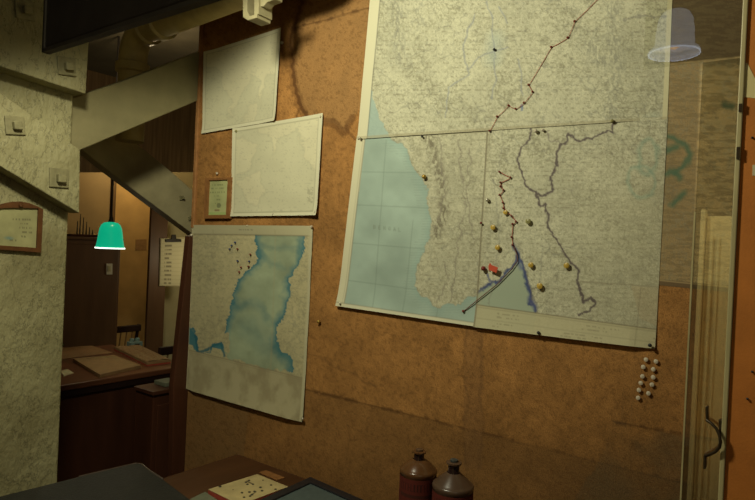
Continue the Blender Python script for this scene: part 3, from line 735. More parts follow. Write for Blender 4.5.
# notice on the pillar
def pillar_notice():
    YN = YP - .016
    root = empty('framed_notice', at(20, 251, 'Y', YP), 'arch-topped wooden framed notice hanging on the cream pillar', 'framed notice')
    outer = [(-3.5, 206.5), (3, 203.8), (11, 202), (20.5, 201.4), (29, 203), (37, 206), (43.3, 209.3), (41.2, 252.6), (-5, 249.2)]
    inner = [(-.8, 208.6), (4, 208), (11, 207.9), (20, 208), (28, 208.1), (34, 208.2), (38.6, 208.4), (36.8, 247.9), (-2, 245.2)]
    o = poly(outer, 'Y', YN); i = poly(inner, 'Y', YN); n = len(o); b = Vector((0, .0155, 0))
    v = o + i + [p+b for p in o] + [p+b for p in i]; f = []
    for k in range(n):
        j = (k+1) % n; f += [(k, j, n+j, n+k), (k, j, 2*n+j, 2*n+k), (n+k, n+j, 3*n+j, 3*n+k), (2*n+k, 2*n+j, 3*n+j, 3*n+k)]
    MB().add(v, f).build('frame', W['frame'], root)
    P, x, y, u, vv = sheet([(-2, 207), (39, 207.2), (37.3, 249), (-3, 246)], .5, 'Y', YP-.008)
    C, A = notice_paint(x, y, u, vv, (.30, .285, .135))
    for r, (a, b_) in enumerate([(.35, .8), (.55, .75), (.5, .85), (.6, .85), (.55, .7), (.3, .5)]):
        on = (np.abs(vv-.3-r*.105) < .022) & (u > a) & (u < b_) & (vnoise(x*1.2, x*0+r*5) > .4); fill(C, on, (.11, .10, .05), .65)
    fill(C, np.clip(1-np.hypot((u-.28)/.16, (vv-.78)/.06), 0, 1), (.11, .20, .18), .9)
    grid_obj('paper', P, finish(C, A), PAPM, root)
    c = at(20.6, 205.6, 'Y', YN)
    k = MB().lathe([(.0003, .008), (.005, .007), (.0075, .003), (.0075, 0)], seg=14).build('knob', W['frame'], root, smooth=True)
    k.location = c - PW[root.name]; k.rotation_euler = (pi/2, 0, 0)
pillar_notice()

# pipe along the top of the wall, turning down at its far end
def pipe():
    R = .063
    A = at(134, 34, 'X', 1.56); B = at(250, -13, 'Z', A.z)
    d = (B - A).normalized(); zc = A.z; up = Vector((0, 0, 1))
    root = empty('ceiling_pipe', A, 'fat cream pipe with collars, running under the ceiling and bending down', 'pipe')
    r = .12
    E_ = B + d*.28
    pts = [A + up*-.50] + [A + d*(r - r*math.sin(a)) + up*(-r + r*math.cos(a)) for a in np.linspace(pi/2, .2, 7)] + [A + d*(r+.01)]
    pts += [E_ + d*(r*math.sin(a)) + up*(r - r*math.cos(a)) for a in np.linspace(0, pi/2, 7)] + [E_ + d*r + up*(2.92-zc)]
    MB().tube(pts, R, 28).build('pipe_run', W['pipe'], root, smooth=True)
    for t in (.13, .25):
        c = A + d*t
        MB().tube([c - d*.024, c - d*.018, c + d*.018, c + d*.024], [R+.002, R+.012, R+.012, R+.002], 28).build('collar', W['pipe'], root, smooth=True)
    c = A - up*.16
    MB().tube([c - up*.024, c - up*.018, c + up*.018, c + up*.024], [R+.002, R+.012, R+.012, R+.002], 28).build('collar', W['pipe'], root, smooth=True)
    return zc
ZC = pipe()
# white bracket under the pipe
def bracket():
    base = at(250, 12, 'X', 1.40)
    root = empty('pipe_bracket', base, 'small cream metal bracket under the pipe at the board top', 'bracket')
    X = 1.385
    MB().prism(poly([(242.5, -22), (247, -24), (247, 11), (249.5, 16), (257, 13.5), (256.5, 17.8), (247.5, 20.3), (242.8, 17)], 'X', X), (.065, 0, 0)).build('hook', W['bracket'], root, bevel=.002)
    MB().prism(poly([(254, -26), (258.5, -28), (258.3, 14), (254, 15)], 'X', X), (.065, 0, 0)).build('clamp', W['bracket'], root, bevel=.002)
    MB().prism(poly([(256, 1), (266, -4), (275, -6), (275, -1), (267, 2), (263, 6.5), (256, 6.5)], 'X', X+.01), (.035, 0, 0)).build('arm', W['bracket'], root, bevel=.002)
bracket()
# dark panel hanging near the top left
def hanging_panel():
    X = .45
    a = at(43.5, 52, 'X', X); z0 = a.z; y1 = a.y
    z1 = z0 + .30
    o = empty('hanging_panel', (X, y1, z0), 'dark flat panel with a thin rim hanging at the top left', 'panel')
    MB().box((X, .50, z0+.006), (X+.008, y1-.004, z1)).build('board', W['panel'], o, bevel=.003)
    MB().box((X-.002, .50, z0-.001), (X+.010, y1, z0+.005)).box((X-.002, y1-.004, z0-.001), (X+.010, y1+.002, z1)).build('rim', W['panelrim'], o)
hanging_panel()

# ------------------------------------------------------------------ the room behind
YB = 5.75
def yslab(name, pts, y0, th, mk, label=None, cat=None, kind=None, bev=.003, parent=None):
    P = poly(pts, 'Y', y0)
    o = MB().prism(P, (0, th, 0)).build(name, W[mk], parent, bevel=bev, origin=P[-1])
    return tag(o, label, cat, None, kind)
zf = lambda x, Y: None
yslab('trim_3', [(40, -40), (215, -40), (215, 172), (40, 172)], 4.75, .1, 'darkwall', 'dark boarded bulkhead high in the back room', kind='structure')
# back wall panels
def wallrect(name, x0, x1, ytop, y0, th, mk, label, kind='structure'):
    a = at(x0, 260, 'Y', y0).x; b = at(x1, 260, 'Y', y0).x; zt = at((x0+x1)/2, ytop, 'Y', y0).z
    o = MB().box((a, y0, 0), (b, y0+th, zt)).build(name, W[mk], bevel=.003)
    return tag(o, label, kind=kind)
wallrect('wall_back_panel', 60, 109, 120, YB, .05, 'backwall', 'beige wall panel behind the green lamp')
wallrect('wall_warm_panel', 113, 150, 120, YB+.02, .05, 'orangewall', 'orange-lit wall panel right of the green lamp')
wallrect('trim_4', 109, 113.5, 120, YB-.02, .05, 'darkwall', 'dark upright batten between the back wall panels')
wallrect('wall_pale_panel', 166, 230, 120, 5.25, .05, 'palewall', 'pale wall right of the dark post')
wallrect('post', 149.5, 166.5, 120, 4.95, .03, 'cabinet', 'dark upright post in the back room')
bpy.data.objects['post.001' if 'post.001' in bpy.data.objects else 'post'].name = 'trim_5'
# sideboard
def sideboard():
    y0 = 4.85
    a = at(62, 300, 'Y', y0).x; b = at(118.5, 300, 'Y', y0).x; zt = at(95, 237.5, 'Y', y0).z
    root = empty('cupboard', ((a+b)/2, y0, 0), 'tall dark brown cupboard beneath the green lamp in the back room', 'cupboard')
    MB().box((a-.3, y0, 0), (b, y0+.35, zt-.02)).build('carcass', W['cabinet'], root, bevel=.005)
    MB().box((a-.32, y0-.02, zt-.02), (b+.015, y0+.36, zt)).build('top', W['cabinet'], root, bevel=.004)
    MB().box((a-.28, y0-.012, .1), (b-.02, y0, zt-.06)).build('door', W['cabinet'], root, bevel=.004)
    # light switch plate fixed to it
    c = poly([(106, 263.5), (112, 263.5), (112, 274.5), (106, 274.5)], 'Y', y0-.012)
    sw = tag(MB().prism(c, (0, -.008, 0)).build('light_switch', W['wht'], bevel=.002, origin=c[-1]), 'small pale switch plate on the dark cupboard', 'switch')
    c = poly([(107.8, 266), (110.2, 266), (110.2, 271.5), (107.8, 271.5)], 'Y', y0-.02)
    MB().prism(c, (0, -.006, 0)).build('rocker', W['palewall'], sw)
    # spike file on top
    base = at(84, 237.5, 'Y', y0+.12); base.z = zt
    sp = empty('spike_file', base, 'cluster of dark spikes standing on the cupboard', 'spike file')
    MB().box((base.x-.14, base.y-.05, zt), (base.x+.10, base.y+.05, zt+.022)).build('base', W['redwood'], sp, bevel=.003)
    for px, yt in ((77.5, 221), (80.5, 214), (83.5, 217.5), (86.5, 222), (89.5, 227), (92.5, 230)):
        q = at(px, yt, 'Y', base.y)
        MB().tube([(q.x, q.y, zt+.02), (q.x+.002, q.y, q.z)], [.006, .003], 8).build('spike', W['dark'], sp, smooth=True)
sideboard()
c = poly([(135.5, 239.5), (146.5, 239.2), (146.3, 250), (135.3, 250.2)], 'Y', YB+.021)
tag(MB().prism(c, (0, -.004, 0)).build('paper_note', W['buff'], origin=c[-1]), 'small pinkish paper note on the orange-lit back wall', 'note')
# hanging ledger / clipboard on the dark post
def clipboard():
    y0 = 4.939
    root = empty('clipboard', at(174, 286, 'Y', y0), 'pale clipboard with black clip hanging beside the dark post', 'clipboard')
    MB().prism(poly([(160.5, 238.5), (191, 237), (190, 286.8), (159.3, 286)], 'Y', y0), (0, .012, 0)).build('board', W['palewall'], root, bevel=.002)
    P, x, y, u, v = sheet([(161.2, 239.5), (190.5, 238.2), (189.6, 285.9), (160, 285.2)], .5, 'Y', y0-.003)
    C = np.empty(x.shape+(3,)); C[:] = (.54, .50, .31)
    row = np.floor(v*11); on = ((v*11) % 1 > .3) & ((v*11) % 1 < .75) & (u > .12) & (u < .36) & (v > .1)
    fill(C, on & (vnoise(x*1.5, row*5) > .25), (.16, .14, .09), .8)
    for k in range(1, 12): line(C, np.abs(v*48-k*4.2), .1, (.36, .33, .2), .3)
    grid_obj('paper', P, finish(C, np.full(x.shape, .3)), PAPM, root)
    MB().prism(poly([(166, 242.3), (181.5, 242), (181.5, 239.5), (176.5, 238.8), (176, 234.5), (172, 234.7), (171.5, 239), (166, 239.8)], 'Y', y0-.014), (0, .012, 0)).build('clip', W['dark'], root, bevel=.001)
clipboard()
# pendant lamp
def lathe_lamp(root, c, prof, mshade, mbulb, rb, cordtop, mrim=None, capr=.02, caph=.035):
    MB().lathe(prof + [(r-.004, h) for r, h in prof[::-1]], c, 40).build('lamp_shade', mshade, root, smooth=True)
    top = max(h for r, h in prof)
    MB().lathe([(.001, top+caph), (capr*.55, top+caph), (capr*.7, top+caph*.4), (capr, top), (capr, top-.012), (.001, top-.012)], c, 20).build('socket', W['dark'], root, smooth=True)
    MB().tube([(c[0], c[1], c[2]+top+caph-.004), (c[0], c[1], cordtop)], .0065 if rb > .03 else .004, 8).build('cord', W['dark'], root, smooth=True)
    b = [(max(.001, rb*math.sin(a)), -rb*math.cos(a)*1.15) for a in np.linspace(0, pi, 10)]
    MB().lathe(b, (c[0], c[1], c[2]+.055), 20).build('bulb', mbulb, root, smooth=True)
    if mrim:
        r0, h0 = prof[0]
        MB().lathe([(r0-.004, h0-.001), (r0+.002, h0-.002), (r0+.002, h0+.006), (r0-.004, h0+.006)], c, 40).build('rim', mrim, root, smooth=True)
    return
YLAMP = 3.75
c = at(110, 248.3, 'Y', YLAMP)
s = ((at(124, 248, 'Y', YLAMP) - at(96, 248, 'Y', YLAMP)).length)/2*.93
h = (at(110, 222, 'Y', YLAMP).z - c.z)
lamp = empty('pendant_lamp', c, 'bright green glass pendant lamp over the back room table', 'lamp')
prof = [(s, 0), (s*.95, h*.10), (s*.88, h*.3), (s*.82, h*.55), (s*.76, h*.75), (s*.66, h*.88), (s*.48, h*.97), (s*.25, h*1.0), (.012, h*1.0)]
lathe_lamp(lamp, c, prof, W['shade'], W['bulb'], .045, 2.92, W['bulb'])

# table in the back room
ZT = .74
yf = at(62, 386, 'Z', ZT).y; yf = (yf + at(170, 368, 'Z', ZT).y)/2
def back_table():
    x0, x1, y1 = 1.0, 2.62, yf+1.05
    root = empty('writing_table', ((x0+x1)/2, yf, 0), 'dark red-brown table covered with papers in the back room', 'table')
    MB().box((x0, yf, ZT-.035), (x1, y1, ZT)).build('tabletop', W['tablewood'], root, bevel=.006)
    MB().box((x0+.04, yf+.04, .14), (x1-.03, yf+.07, ZT-.035)).build('front_panel', W['redwood'], root, bevel=.003)
    MB().box((x0+.02, yf+.012, ZT-.075), (x1-.01, yf+.04, ZT-.035)).build('edge_rail', W['blackwood'], root, bevel=.003)
    for xx in (x0+.08, x1-.08):
        for yy in (yf+.10, y1-.08):
            MB().box((xx-.035, yy-.035, 0), (xx+.035, yy+.035, ZT-.035)).build('leg', W['redwood'], root, bevel=.003)
back_table()
def flat(name, pts, z, th, mk, label, cat, group=None, bev=.001, mats=None):
    P = poly(pts, 'Z', z+th)
    o = MB().prism(P, (0, 0, -th)).build(name, mats or W[mk], bevel=bev, origin=(P[0]+P[2])/2 - Vector((0, 0, th)))
    return tag(o, label, cat, group)
flat('folder', [(73, 358.5), (114, 354.8), (141, 365), (100, 374.5)], ZT, .022, 'buff', 'buff folder lying nearest the front of the back table', 'folder')
flat('paper_sheet', [(40, 349), (92, 345.5), (113, 352.5), (58, 359.5)], ZT, .003, 'brownp', 'flat brown sheet on the table at the foot of the cupboard', 'paper')
def back_book():
    pts = [(114, 346.2), (140, 344.5), (171, 359.0), (147, 361.8)]
    P = poly(pts, 'Z', ZT+.03)
    root = empty('open_register', (P[0]+P[2])/2 - Vector((0, 0, .03)), 'open register with speckled pages at the right of the back table', 'book')
    MB().prism([p - Vector((0, 0, .02)) for p in P], (0, 0, -.01)).build('cover', W['redp'], root)
    tl, tr, br, bl = [np.array(p) for p in P]
    u = np.linspace(.02, .98, 70)[None, :, None]; v = np.linspace(.02, .98, 50)[:, None, None]
    Q = tl*(1-u)*(1-v)+tr*u*(1-v)+br*u*v+bl*(1-u)*v
    Q[..., 2] += -.004 + .006*np.sin((u[..., 0]*2 % 1)*pi) - .0
    C = np.empty(Q.shape); C[:] = (.30, .18, .08)
    k = LAT[:50, :70] > .8; fill(C, k, (.48, .34, .18), .8); k = LAT[60:110, :70] > .8; fill(C, k, (.12, .05, .02), .7)
    grid_obj('pages', Q, np.concatenate([C, np.full(C.shape[:2]+(1,), .3)], -1), PAPM, root, thick=.001)
    s_ = MB(); s_.prism([p - Vector((0, 0, .005)) for p in P], (0, 0, -.015)).build('page_block', W['buff'], root)
back_book()
flat('paper_slip', [(60, 371), (68, 369), (74, 373), (64, 376)], ZT, .004, 'paper', 'crumpled pale paper slip at the left end of the back table', 'paper')
def inkwell():
    b = at(134.5, 347, 'Z', ZT)
    root = empty('inkstand', b, 'pale blue inkstand at the back of the papers', 'inkstand')
    MB().box((b.x-.05, b.y-.035, ZT), (b.x+.05, b.y+.035, ZT+.045)).build('block', W['bluegrey'], root, bevel=.006)
    for d in (-.025, .022):
        MB().lathe([(.018, 0), (.018, .02), (.012, .026), (.001, .027)], (b.x+d, b.y, ZT+.045), 16).build('lid', W['bluegrey'], root, smooth=True)
    MB().box((b.x-.022, b.y-.038, ZT+.012), (b.x+.02, b.y-.034, ZT+.03)).build('plate', W['dark'], root)
inkwell()
def chair(c, label, rot=0, hb=.85):
    root = empty('wooden_chair', (c[0], c[1], 0), label, 'chair', 'dark wooden chairs round the back table')
    x, y = c[0], c[1]
    MB().box((x-.21, y+.0, .43), (x+.21, y+.42, .46)).build('seat', W['redwood'], root, bevel=.008)
    for dx in (-.18, .18):
        MB().tube([(x+dx, y+.02, 0), (x+dx, y+.02, .46), (x+dx, y-.04, hb)], [.016, .018, .015], 10).build('leg', W['blackwood'], root, smooth=True)
        MB().tube([(x+dx, y+.38, 0), (x+dx, y+.38, .44)], [.014, .019], 10).build('leg', W['blackwood'], root, smooth=True)
    MB().box((x-.205, y-.055, hb-.065), (x+.205, y-.03, hb)).build('back_rail', W['blackwood'], root, bevel=.008)
    for k in range(5):
        xx = x - .12 + k*.06
        MB().tube([(xx, y+.0, .46), (xx, y-.04, hb-.05)], .007, 8).build('spindle', W['buff'] if k % 1 == 0 else W['redwood'], root, smooth=True)
q = at(122, 326, 'Y', 5.35); chair((q.x, 5.40, 0), 'dark wooden chair behind the back table, beside the cupboard', hb=q.z)
q = at(160, 347.5, 'Y', yf+.55); chair((max(q.x+.20, 2.62+.24), yf+.60, 0), 'dark spindle-backed chair at the right end of the back table', hb=q.z)
# cabinet right of the table, partly behind the board edge
def side_cabinet():
    y0 = 2.72
    a = at(152, 430, 'Y', y0).x; b = WX + .42; zt = at(165, 389, 'Y', y0).z
    root = empty('side_cabinet', ((a+b)/2, y0, 0), 'dark red-brown low cabinet beside the board end', 'cabinet')
    MB().box((a, y0, .02), (b, y0+.16, zt-.02)).build('carcass', W['redwood'], root, bevel=.004)
    MB().box((a-.012, y0-.015, zt-.02), (b, y0+.16, zt)).build('top', W['redwood'], root, bevel=.003)
    MB().box((a+.02, y0-.012, .08), (b, y0, zt-.075)).build('door', W['redwood'], root, bevel=.004)
    g = at(167, 380, 'Y', y0+.08); 
    o = MB().box((g.x-.045, y0+.03, zt), (g.x+.045, y0+.13, zt+.022)).build('small_book', W['greenp'], bevel=.003, origin=(g.x, y0+.08, zt))
    tag(o, 'small grey book lying on the low side cabinet', 'book')
side_cabinet()
# leaning dark plank between the back room and the gulf map
P = poly([(189.6, 236), (195, 235), (195, 390), (195, 480), (176, 480), (173.5, 385), (178, 345)], 'Y', YL+.004)
P0 = [p.copy() for p in P]
for k in (3, 4): P[k].z = .0
tag(MB().prism(P, (0, .035, 0)).build('board_end_plank', W['redwood'], bevel=.003, origin=P[-1]), 'tapered dark red plank standing at the board end behind the gulf map', 'plank')

# ------------------------------------------------------------------ desk below the wall and things on it
ZD = .72
ye = at(238, 453.5, 'X', WX).y; ZD = at(238, 453.5, 'X', WX).z
def desk():
    root = empty('desk', (1.1, ye-.6, 0), 'brown wooden desk standing along the foot of the map wall', 'desk')
    MB().box((.55, .42, ZD-.035), (WX-.002, ye, ZD)).build('desktop', W['deskwood'], root, bevel=.004)
    MB().box((.62, .48, ZD-.13), (WX-.05, ye-.05, ZD-.035)).build('apron', W['deskwood'], root, bevel=.003)
    for xx in (.65, WX-.08):
        for yy in (.52, ye-.1):
            MB().box((xx-.035, yy-.035, 0), (xx+.035, yy+.035, ZD-.035)).build('leg', W['deskwood'], root, bevel=.004)
desk()
def portfolio():
    zt = ZD+.06
    P = poly([(-40, 506), (79, 476.5), (136, 463.2), (142, 464), (149, 470), (163, 479), (194, 502), (214, 520)], 'Z', zt)
    P += [P[-1] + Vector((-.35, -.1, 0)), P[0] + Vector((0, -.3, 0))]
    root = empty('portfolio_case', P[3] - Vector((0, 0, .06)), 'flat black portfolio case on the desk at the lower left', 'case')
    MB().prism(P, (0, 0, -.03)).build('lid', W['blackfold'], root, bevel=.004)
    MB().prism([p + Vector((.0, 0, -.03)) for p in P], (0, 0, -.03)).build('base', W['blackfold'], root, bevel=.004)
    edge = P[1:6]
    MB().tube([p + Vector((0, 0, -.001)) for p in edge], .0035, 8).build('binding', W['foldrim'], root, smooth=True)
portfolio()
def tray():
    zt = ZD+.05
    a = at(310.5, 476.5, 'Z', zt); l = at(258, 500, 'Z', zt); r = at(366, 500.5, 'Z', zt)
    ex = (l-a).normalized(); ey = (r-a).normalized(); ey = (ey - ex*0).normalized()
    Lx, Ly = .42, .33
    o4 = [a, a+ex*Lx, a+ex*Lx+ey*Ly, a+ey*Ly]; w = .035
    i4 = [a+ex*w+ey*w, a+ex*(Lx-w)+ey*w, a+ex*(Lx-w)+ey*(Ly-w), a+ex*w+ey*(Ly-w)]
    root = empty('desk_tray', (o4[0]+o4[2])/2 - Vector((0, 0, .05)), 'black framed tray with blue-grey inset at the bottom of the wall', 'tray')
    b = Vector((0, 0, -.05)); v = o4 + i4 + [p+b for p in o4] + [p+b for p in i4]; f = []
    for k in range(4):
        j = (k+1) % 4; f += [(k, j, 4+j, 4+k), (k, j, 8+j, 8+k), (4+k, 4+j, 12+j, 12+k), (8+k, 8+j, 12+j, 12+k)]
    MB().add(v, f).build('frame', W['trayframe'], root, bevel=.003)
    MB().prism([p + Vector((0, 0, -.006)) for p in i4], (0, 0, -.04)).build('inset', W['traypad'], root)
tray()
def card():
    zt = ZD+.018
    P = poly([(208.3, 489.5), (257.2, 474.3), (288, 486.8), (240, 505)], 'Z', zt)
    root = empty('card_block', (P[0]+P[2])/2 - Vector((0, 0, .018)), 'cream card block with black dots and red edge on the desk', 'card')
    MB().prism([p + Vector((0, 0, -.002)) for p in P], (0, 0, -.016)).build('block', W['redp'], root)
    tl, tr, br, bl = [np.array(p) for p in P]
    u = np.linspace(0, 1, 160)[None, :, None]; v = np.linspace(0, 1, 120)[:, None, None]
    Q = tl*(1-u)*(1-v)+tr*u*(1-v)+br*u*v+bl*(1-u)*v
    uu = u[..., 0]+0*v[..., 0]; vv = v[..., 0]+0*u[..., 0]
    C = np.empty(Q.shape); C[:] = (.50, .40, .19); C *= (.85+.3*fbm(uu, vv, .2))[..., None]
    x, y = proj(Q)
    for px, py, r in ((220, 486.8, 1.5), (246, 482.5, 1.2), (249, 480.7, 1.2), (247.5, 484.6, 1.2), (253, 484.5, 1.2), (260.5, 487.6, 1.4), (262, 491, 1.3), (271, 485.3, 1.2), (275.5, 489.5, 1.2), (242, 493, 1.2), (249.5, 492.3, 1.4), (252, 495, 1.3), (254.5, 491.6, 1.2), (250, 496.5, 1.2), (244, 497.5, 1.2), (263, 480.5, .8), (233, 490, .6)):
        fill(C, np.hypot((x-px)*.9, (y-py)*1.5) < r, (.03, .025, .02), .95)
    line(C, dist(x, y, [(247, 481.5), (253, 484.5)]), .3, (.05, .04, .03), .8); line(C, dist(x, y, [(250, 496), (256, 492)]), .3, (.05, .04, .03), .8)
    grid_obj('printed_face', Q, np.concatenate([C, np.full(C.shape[:2]+(1,), .3)], -1), PAPM, root, thick=.002)
card()
flat('paper_strip', [(259, 472), (266, 470), (285, 477.3), (277, 479.8)], ZD, .004, 'corkframe', 'narrow orange-brown paper strip on the desk against the wall', 'paper')
flat('green_card', [(188, 500), (205, 491.5), (218, 500), (200, 508)], ZD, .006, 'greenp', 'grey-green card beside the red edge of the dotted card block', 'card')

def bottle(px, pyt, pysh, z, wpx, mk, cap, label):
    d = RT * ((px-CX)/F) + UP*((CY-pysh)/F) + FW
    p = EYE + d*z
    R = wpx/2*z/F
    # the desktop carries it
    base = Vector((p.x, p.y, ZD)); hs = p.z - ZD
    dt = RT*((px-CX)/F) + UP*((CY-pyt)/F) + FW
    ht = (EYE + dt*z).z - ZD
    n = ht - hs
    root = empty('stoneware_bottle', base, label, 'bottle', 'stoneware bottles on the desk')
    k = 1.45 if mk == 'stone' else 1.1
    prof = [(.001, 0), (R*.95, 0), (R, .008), (R, hs-.010), (R*1.035, hs-.007), (R*1.045, hs-.001), (R*1.01, hs+.004)]
    prof += [(R*(.98 - .66*t), hs + .005 + n*.43*(1-(1-t)**k)) for t in (.0, .15, .3, .45, .6, .75, .88, 1)]
    MB().lathe(prof, base, 40).build('body', W[mk], root, smooth=True)
    MB().lathe([(R*.325, hs+n*.42), (R*.285, hs+n*.50), (R*.28, hs+n*.80)], base, 32).build('neck', W['neckdark'], root, smooth=True)
    MB().lathe([(R*.28, hs+n*.78), (R*.38, hs+n*.83), (R*.385, hs+n*.89), (R*.30, hs+n*.91), (.001, hs+n*.91)], base, 32).build('lip', W[mk], root, smooth=True)
    MB().lathe([(R*.20, hs+n*.92), (R*.20, hs+n*.985), (R*.14, hs+n*1.0), (.001, hs+n*1.0)], base, 24).build('stopper', W[cap], root, smooth=True)
    # red label with dark lettering wrapped round the front
    seg, rows = 90, 60
    aim = math.atan2(-base.y, -base.x)
    th = np.linspace(aim-1.9, aim+1.9, seg)[None, :]; hh = np.linspace(hs-.013, hs-.13, rows)[:, None]
    Q = np.stack(np.broadcast_arrays(base.x + (R+.0012)*np.cos(th), base.y + (R+.0012)*np.sin(th), base.z + hh), -1).astype(float)
    C = np.empty(Q.shape); C[:] = (.11, .021, .014)
    t = (th - aim)*R + 0*hh; g = (hs - hh) + 0*th
    for k in range(-6, 7):
        u0 = k*.0095
        seedk = (k*7) % 5
        fill(C, (np.abs(t-u0) < .0014) & (g > .026) & (g < .048), (.035, .012, .01), .85)
        if seedk in (0, 2): fill(C, (np.abs(t-u0-.003) < .003) & (np.abs(g-.027) < .0016), (.035, .012, .01), .85)
        if seedk in (1, 3): fill(C, (np.abs(t-u0-.003) < .003) & (np.abs(g-.047) < .0016), (.035, .012, .01), .85)
        if seedk == 4: fill(C, (np.abs(t-u0-.003) < .003) & (np.abs(g-.037) < .0016), (.035, .012, .01), .85)
    fill(C, (np.abs(g-.062) < .005) & (np.abs(t) < .06), (.05, .018, .012), .8)
    fill(C, (np.abs(g-.090) < .003) & (np.abs(t) < .05) & (vnoise(t*400+40, t*0) > .35), (.05, .018, .012), .8)
    grid_obj('label_band', Q, np.concatenate([C, np.full(C.shape[:2]+(1,), .4)], -1), PAPM, root)
bottle(418.5, 448.7, 469.5, 1.82, 36, 'stone', 'cork', 'brown stoneware bottle with a red label, left of the pair')
bottle(453, 459, 485, 1.73, 40, 'stone2', 'capgrey', 'dull stoneware bottle with a grey stopper, right of the pair')

# ------------------------------------------------------------------ glazed screen door at the right
GX = 1.42
def gy(px, py): return at(px, py, 'X', GX).y
yR = gy(738.3, 150); yL2 = gy(691, 300)
yT = gy(645, 35)
zTr = at(716, 61, 'X', GX).z
def screen_door():
    root = empty('door_1', (GX, yR, 0), 'cream-framed glass door with bronze pull handle at the right', kind='structure')
    MB().box((GX-.001, yR, .05), (GX+.001, yL2, zTr)).build('glass_pane', W['glass'], root)
    # slender pale beads of the glazing at the left edge
    MB().box((GX-.003, yL2-.001, 0), (GX+.003, yL2+.0022, at(691, 212, 'X', GX).z)).build('glazing_bead', W['jamb'], root)
    # pull handle : D shaped bar on two plates
    P = lambda x, y, o=0: at(x, y, 'X', GX-o)
    arc = [(706.5, 420), (711, 423), (716, 428), (719.5, 435), (720.5, 442), (719.5, 447), (715, 452), (709.5, 454.5), (705, 456)]
    h = empty('handle', (GX, yR, 0)); h.parent = root; h.location = (0, 0, 0); PW[h.name] = PW[root.name]
    COL.objects.unlink(h); bpy.data.objects.remove(h)
    hb = MB().tube([P(x, y, .010+.012*math.sin(pi*i/8)) for i, (x, y) in enumerate(arc)], .0032, 10).build('handle', W['handle'], root, smooth=True)
    PW[hb.name] = Vector((0, 0, 0)) + PW[root.name]*0
    m = MB().prism([P(*q, .012) for q in ((705.3, 407), (707.6, 407), (708.2, 421), (705.6, 421))], (.011, 0, 0)).build('plate', W['handle'], root, bevel=.001)
    m = MB().prism([P(*q, .012) for q in ((703.4, 455), (706, 455), (705.6, 469), (703.2, 469))], (.011, 0, 0)).build('plate', W['handle'], root, bevel=.001)
    m = MB().prism([P(*q, .009) for q in ((718.5, 420), (726.5, 419), (725, 449), (719.5, 449))], (.008, 0, 0)).build('lock_plate', W['handle'], root, bevel=.001)
screen_door()
def upper_pane():
    root = empty('window_1', (GX, yR, zTr), 'upper glass pane added at the right, reflecting a pale lampshade', kind='structure')
    MB().box((GX-.001, yR, zTr+.001), (GX+.001, yT, 2.92)).build('glass_pane', W['glass2'], root)  # pane piece added above the door to carry the lamp reflection
upper_pane()
w = abs(gy(733, 200) - gy(741, 200))
def jamb():
    y1 = yR + .004; y0 = gy(741.4, 150)
    o = MB().box((GX-.012, y0, 0), (GX+.02, y1, 2.92)).build('trim_6', W['jamb'], bevel=.002)
    tag(o, 'narrow cream door jamb with small hinge marks', kind='structure')
    for py0, py1 in ((104, 112), (147, 159)):
        a = at(740.5, py0, 'X', GX-.012); b = at(740.5, py1, 'X', GX-.012)
        MB().box((GX-.016, y0+(y1-y0)*.15, b.z), (GX-.011, y0+(y1-y0)*.75, a.z)).build('hinge', W['handle'], o)
jamb()
def orange_wall():
    y1 = gy(741.4, 150) - .0005
    o = MB().box((GX-.006, -1.6, 0), (GX+.05, y1, 2.92)).build('wall_near_right', W['orange'])
    tag(o, 'strip of orange-brown fibreboard at the right edge of the view', kind='structure')
    X = GX-.0070
    c = poly([(744.5, 64), (747, 62.5), (762, 92), (762, 99), (744.2, 97)], 'X', X)
    tag(MB().prism(c, (.0015, 0, 0)).build('pinned_paper', W['cream'], origin=c[-1]), 'cream paper corner pinned on the orange board beside the jamb', 'paper')
    c = poly([(752.5, 165), (765, 164), (765, 176), (752.3, 175.5)], 'X', X)
    tag(MB().prism(c, (.0015, 0, 0)).build('paper_tag', W['paper'], origin=c[-1]), 'pale paper tag at the right edge of the orange board', 'paper')
    for px, py, lb in ((752.5, 371.5, 'dark pin low on the orange board'), (747.5, 398.5, 'dark pin lowest on the orange board, near the jamb'), (752.5, 138, 'dark pin high on the orange board')):
        p = pin(px, py, .0025, 'blackpin', lb, None, WX-GX+.006)
orange_wall()
# what the glass mirrors: a cream door and a pale pendant lamp on the visitors' side
def mir(px, py, Xv):
    p = at(px, py, 'X', Xv); return Vector((2*GX - Xv, p.y, p.z))
XV = 3.35
def far_door():
    XD = 2*GX - XV
    y0 = mir(745, 300, XV).y; y1 = mir(703, 300, XV).y; zt = mir(712, 216, XV).z
    root = empty('door_2', (XD, y0, 0), 'cream panelled door on the visitors side, seen only as a reflection', kind='structure')
    MB().box((XD-.05, y0-.35, 0), (XD, y1, zt)).build('leaf', W['cream'], root, bevel=.004)
    a = mir(709, 300, XV).y; b = 0
    for yy in (a, a-.028):
        MB().box((XD, yy-.006, .1), (XD+.012, yy+.006, zt-.1)).build('moulding', W['cream'], root, bevel=.003)
    MB().box((XD-.05, y1+.004, 0), (XD+.03, y1+.025, zt+.03)).build('door_frame', W['cream'], root, bevel=.004)
far_door()
XVL = 3.2
def far_lamp():
    c = mir(674, 54, XVL); cl = mir(648, 54, XVL); cr = mir(700, 52, XVL)
    s = (cr-cl).length/2*.98; h = mir(676, 10, XVL).z - c.z
    root = empty('pendant_lamp', c, 'pale bell-shaped pendant lamp mirrored in the upper right glass', 'lamp')
    prof = [(s, 0), (s*.97, h*.10), (s*.78, h*.16), (s*.76, h*.35), (s*.73, h*.6), (s*.66, h*.8), (s*.52, h*.93), (s*.3, h*.99), (.012, h)]
    lathe_lamp(root, c, prof, W['paleshade'], W['palebulb'], .028, 2.92, W['palerim'])
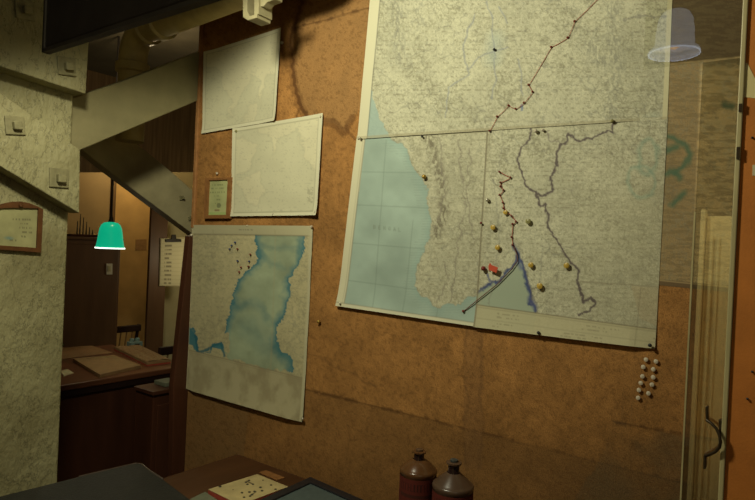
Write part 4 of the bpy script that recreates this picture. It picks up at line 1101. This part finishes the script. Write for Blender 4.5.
far_lamp()

# ------------------------------------------------------------------ light
def area(name, loc, tgt, size, power, col, spread=180):
    l = bpy.data.lights.new(name, 'AREA'); l.energy = power; l.color = col; l.size = size; l.spread = math.radians(spread)
    o = bpy.data.objects.new(name, l); COL.objects.link(o); o.location = loc
    o.rotation_euler = (Vector(tgt)-Vector(loc)).to_track_quat('-Z', 'Y').to_euler(); return o
def point(name, loc, power, col, r=.05):
    l = bpy.data.lights.new(name, 'POINT'); l.energy = power; l.color = col; l.shadow_soft_size = r
    o = bpy.data.objects.new(name, l); COL.objects.link(o); o.location = loc; return o
def spot(name, loc, aim, deg, blend, power, col, r=.1):
    l = bpy.data.lights.new(name, 'SPOT'); l.energy = power; l.color = col; l.shadow_soft_size = r
    l.spot_size = math.radians(deg); l.spot_blend = blend
    o = bpy.data.objects.new(name, l); COL.objects.link(o); o.location = loc
    o.rotation_euler = Vector(aim).to_track_quat('-Z', 'Y').to_euler(); return o
spot('room_light', (.55, 1.2, 2.50), (.30, -.32, -1), 171, .14, 67, (.965, .93, .68), .09)
area('room_fill', (-.35, -.75, 2.3), (1.0, 2.0, 1.4), .7, 2.2, (1, .93, .64))
point('back_light', (3.45, 5.25, 2.5), 16, (1, .72, .36), .08)
q = at(150, 82, 'Y', 3.3)
point('back_fill', q, 9.0, (1, .80, .48), .08)  # added unseen light behind the brace, lifts the dark back room
point('side_fill', at(222, 262, 'Y', 4.45), 5, (1, .86, .55), .08)  # added unseen light behind the fibreboard, brightens the pale wall
point('table_light', (PW['pendant_lamp'].x, YLAMP, PW['pendant_lamp'].z-.06), 1.3, (1, .85, .6), .04)
area('reflection_fill', (.25, -.45, 2.7), (2*GX-XV, .5, 1.0), .25, 7, (1, .88, .55), 100)  # added unseen light so the mirrored door shows in the glass
wd = bpy.data.worlds.new('dim_room'); S.world = wd; wd.use_nodes = True
wd.node_tree.nodes['Background'].inputs[0].default_value = (.9, .75, .5, 1)
wd.node_tree.nodes['Background'].inputs[1].default_value = .022
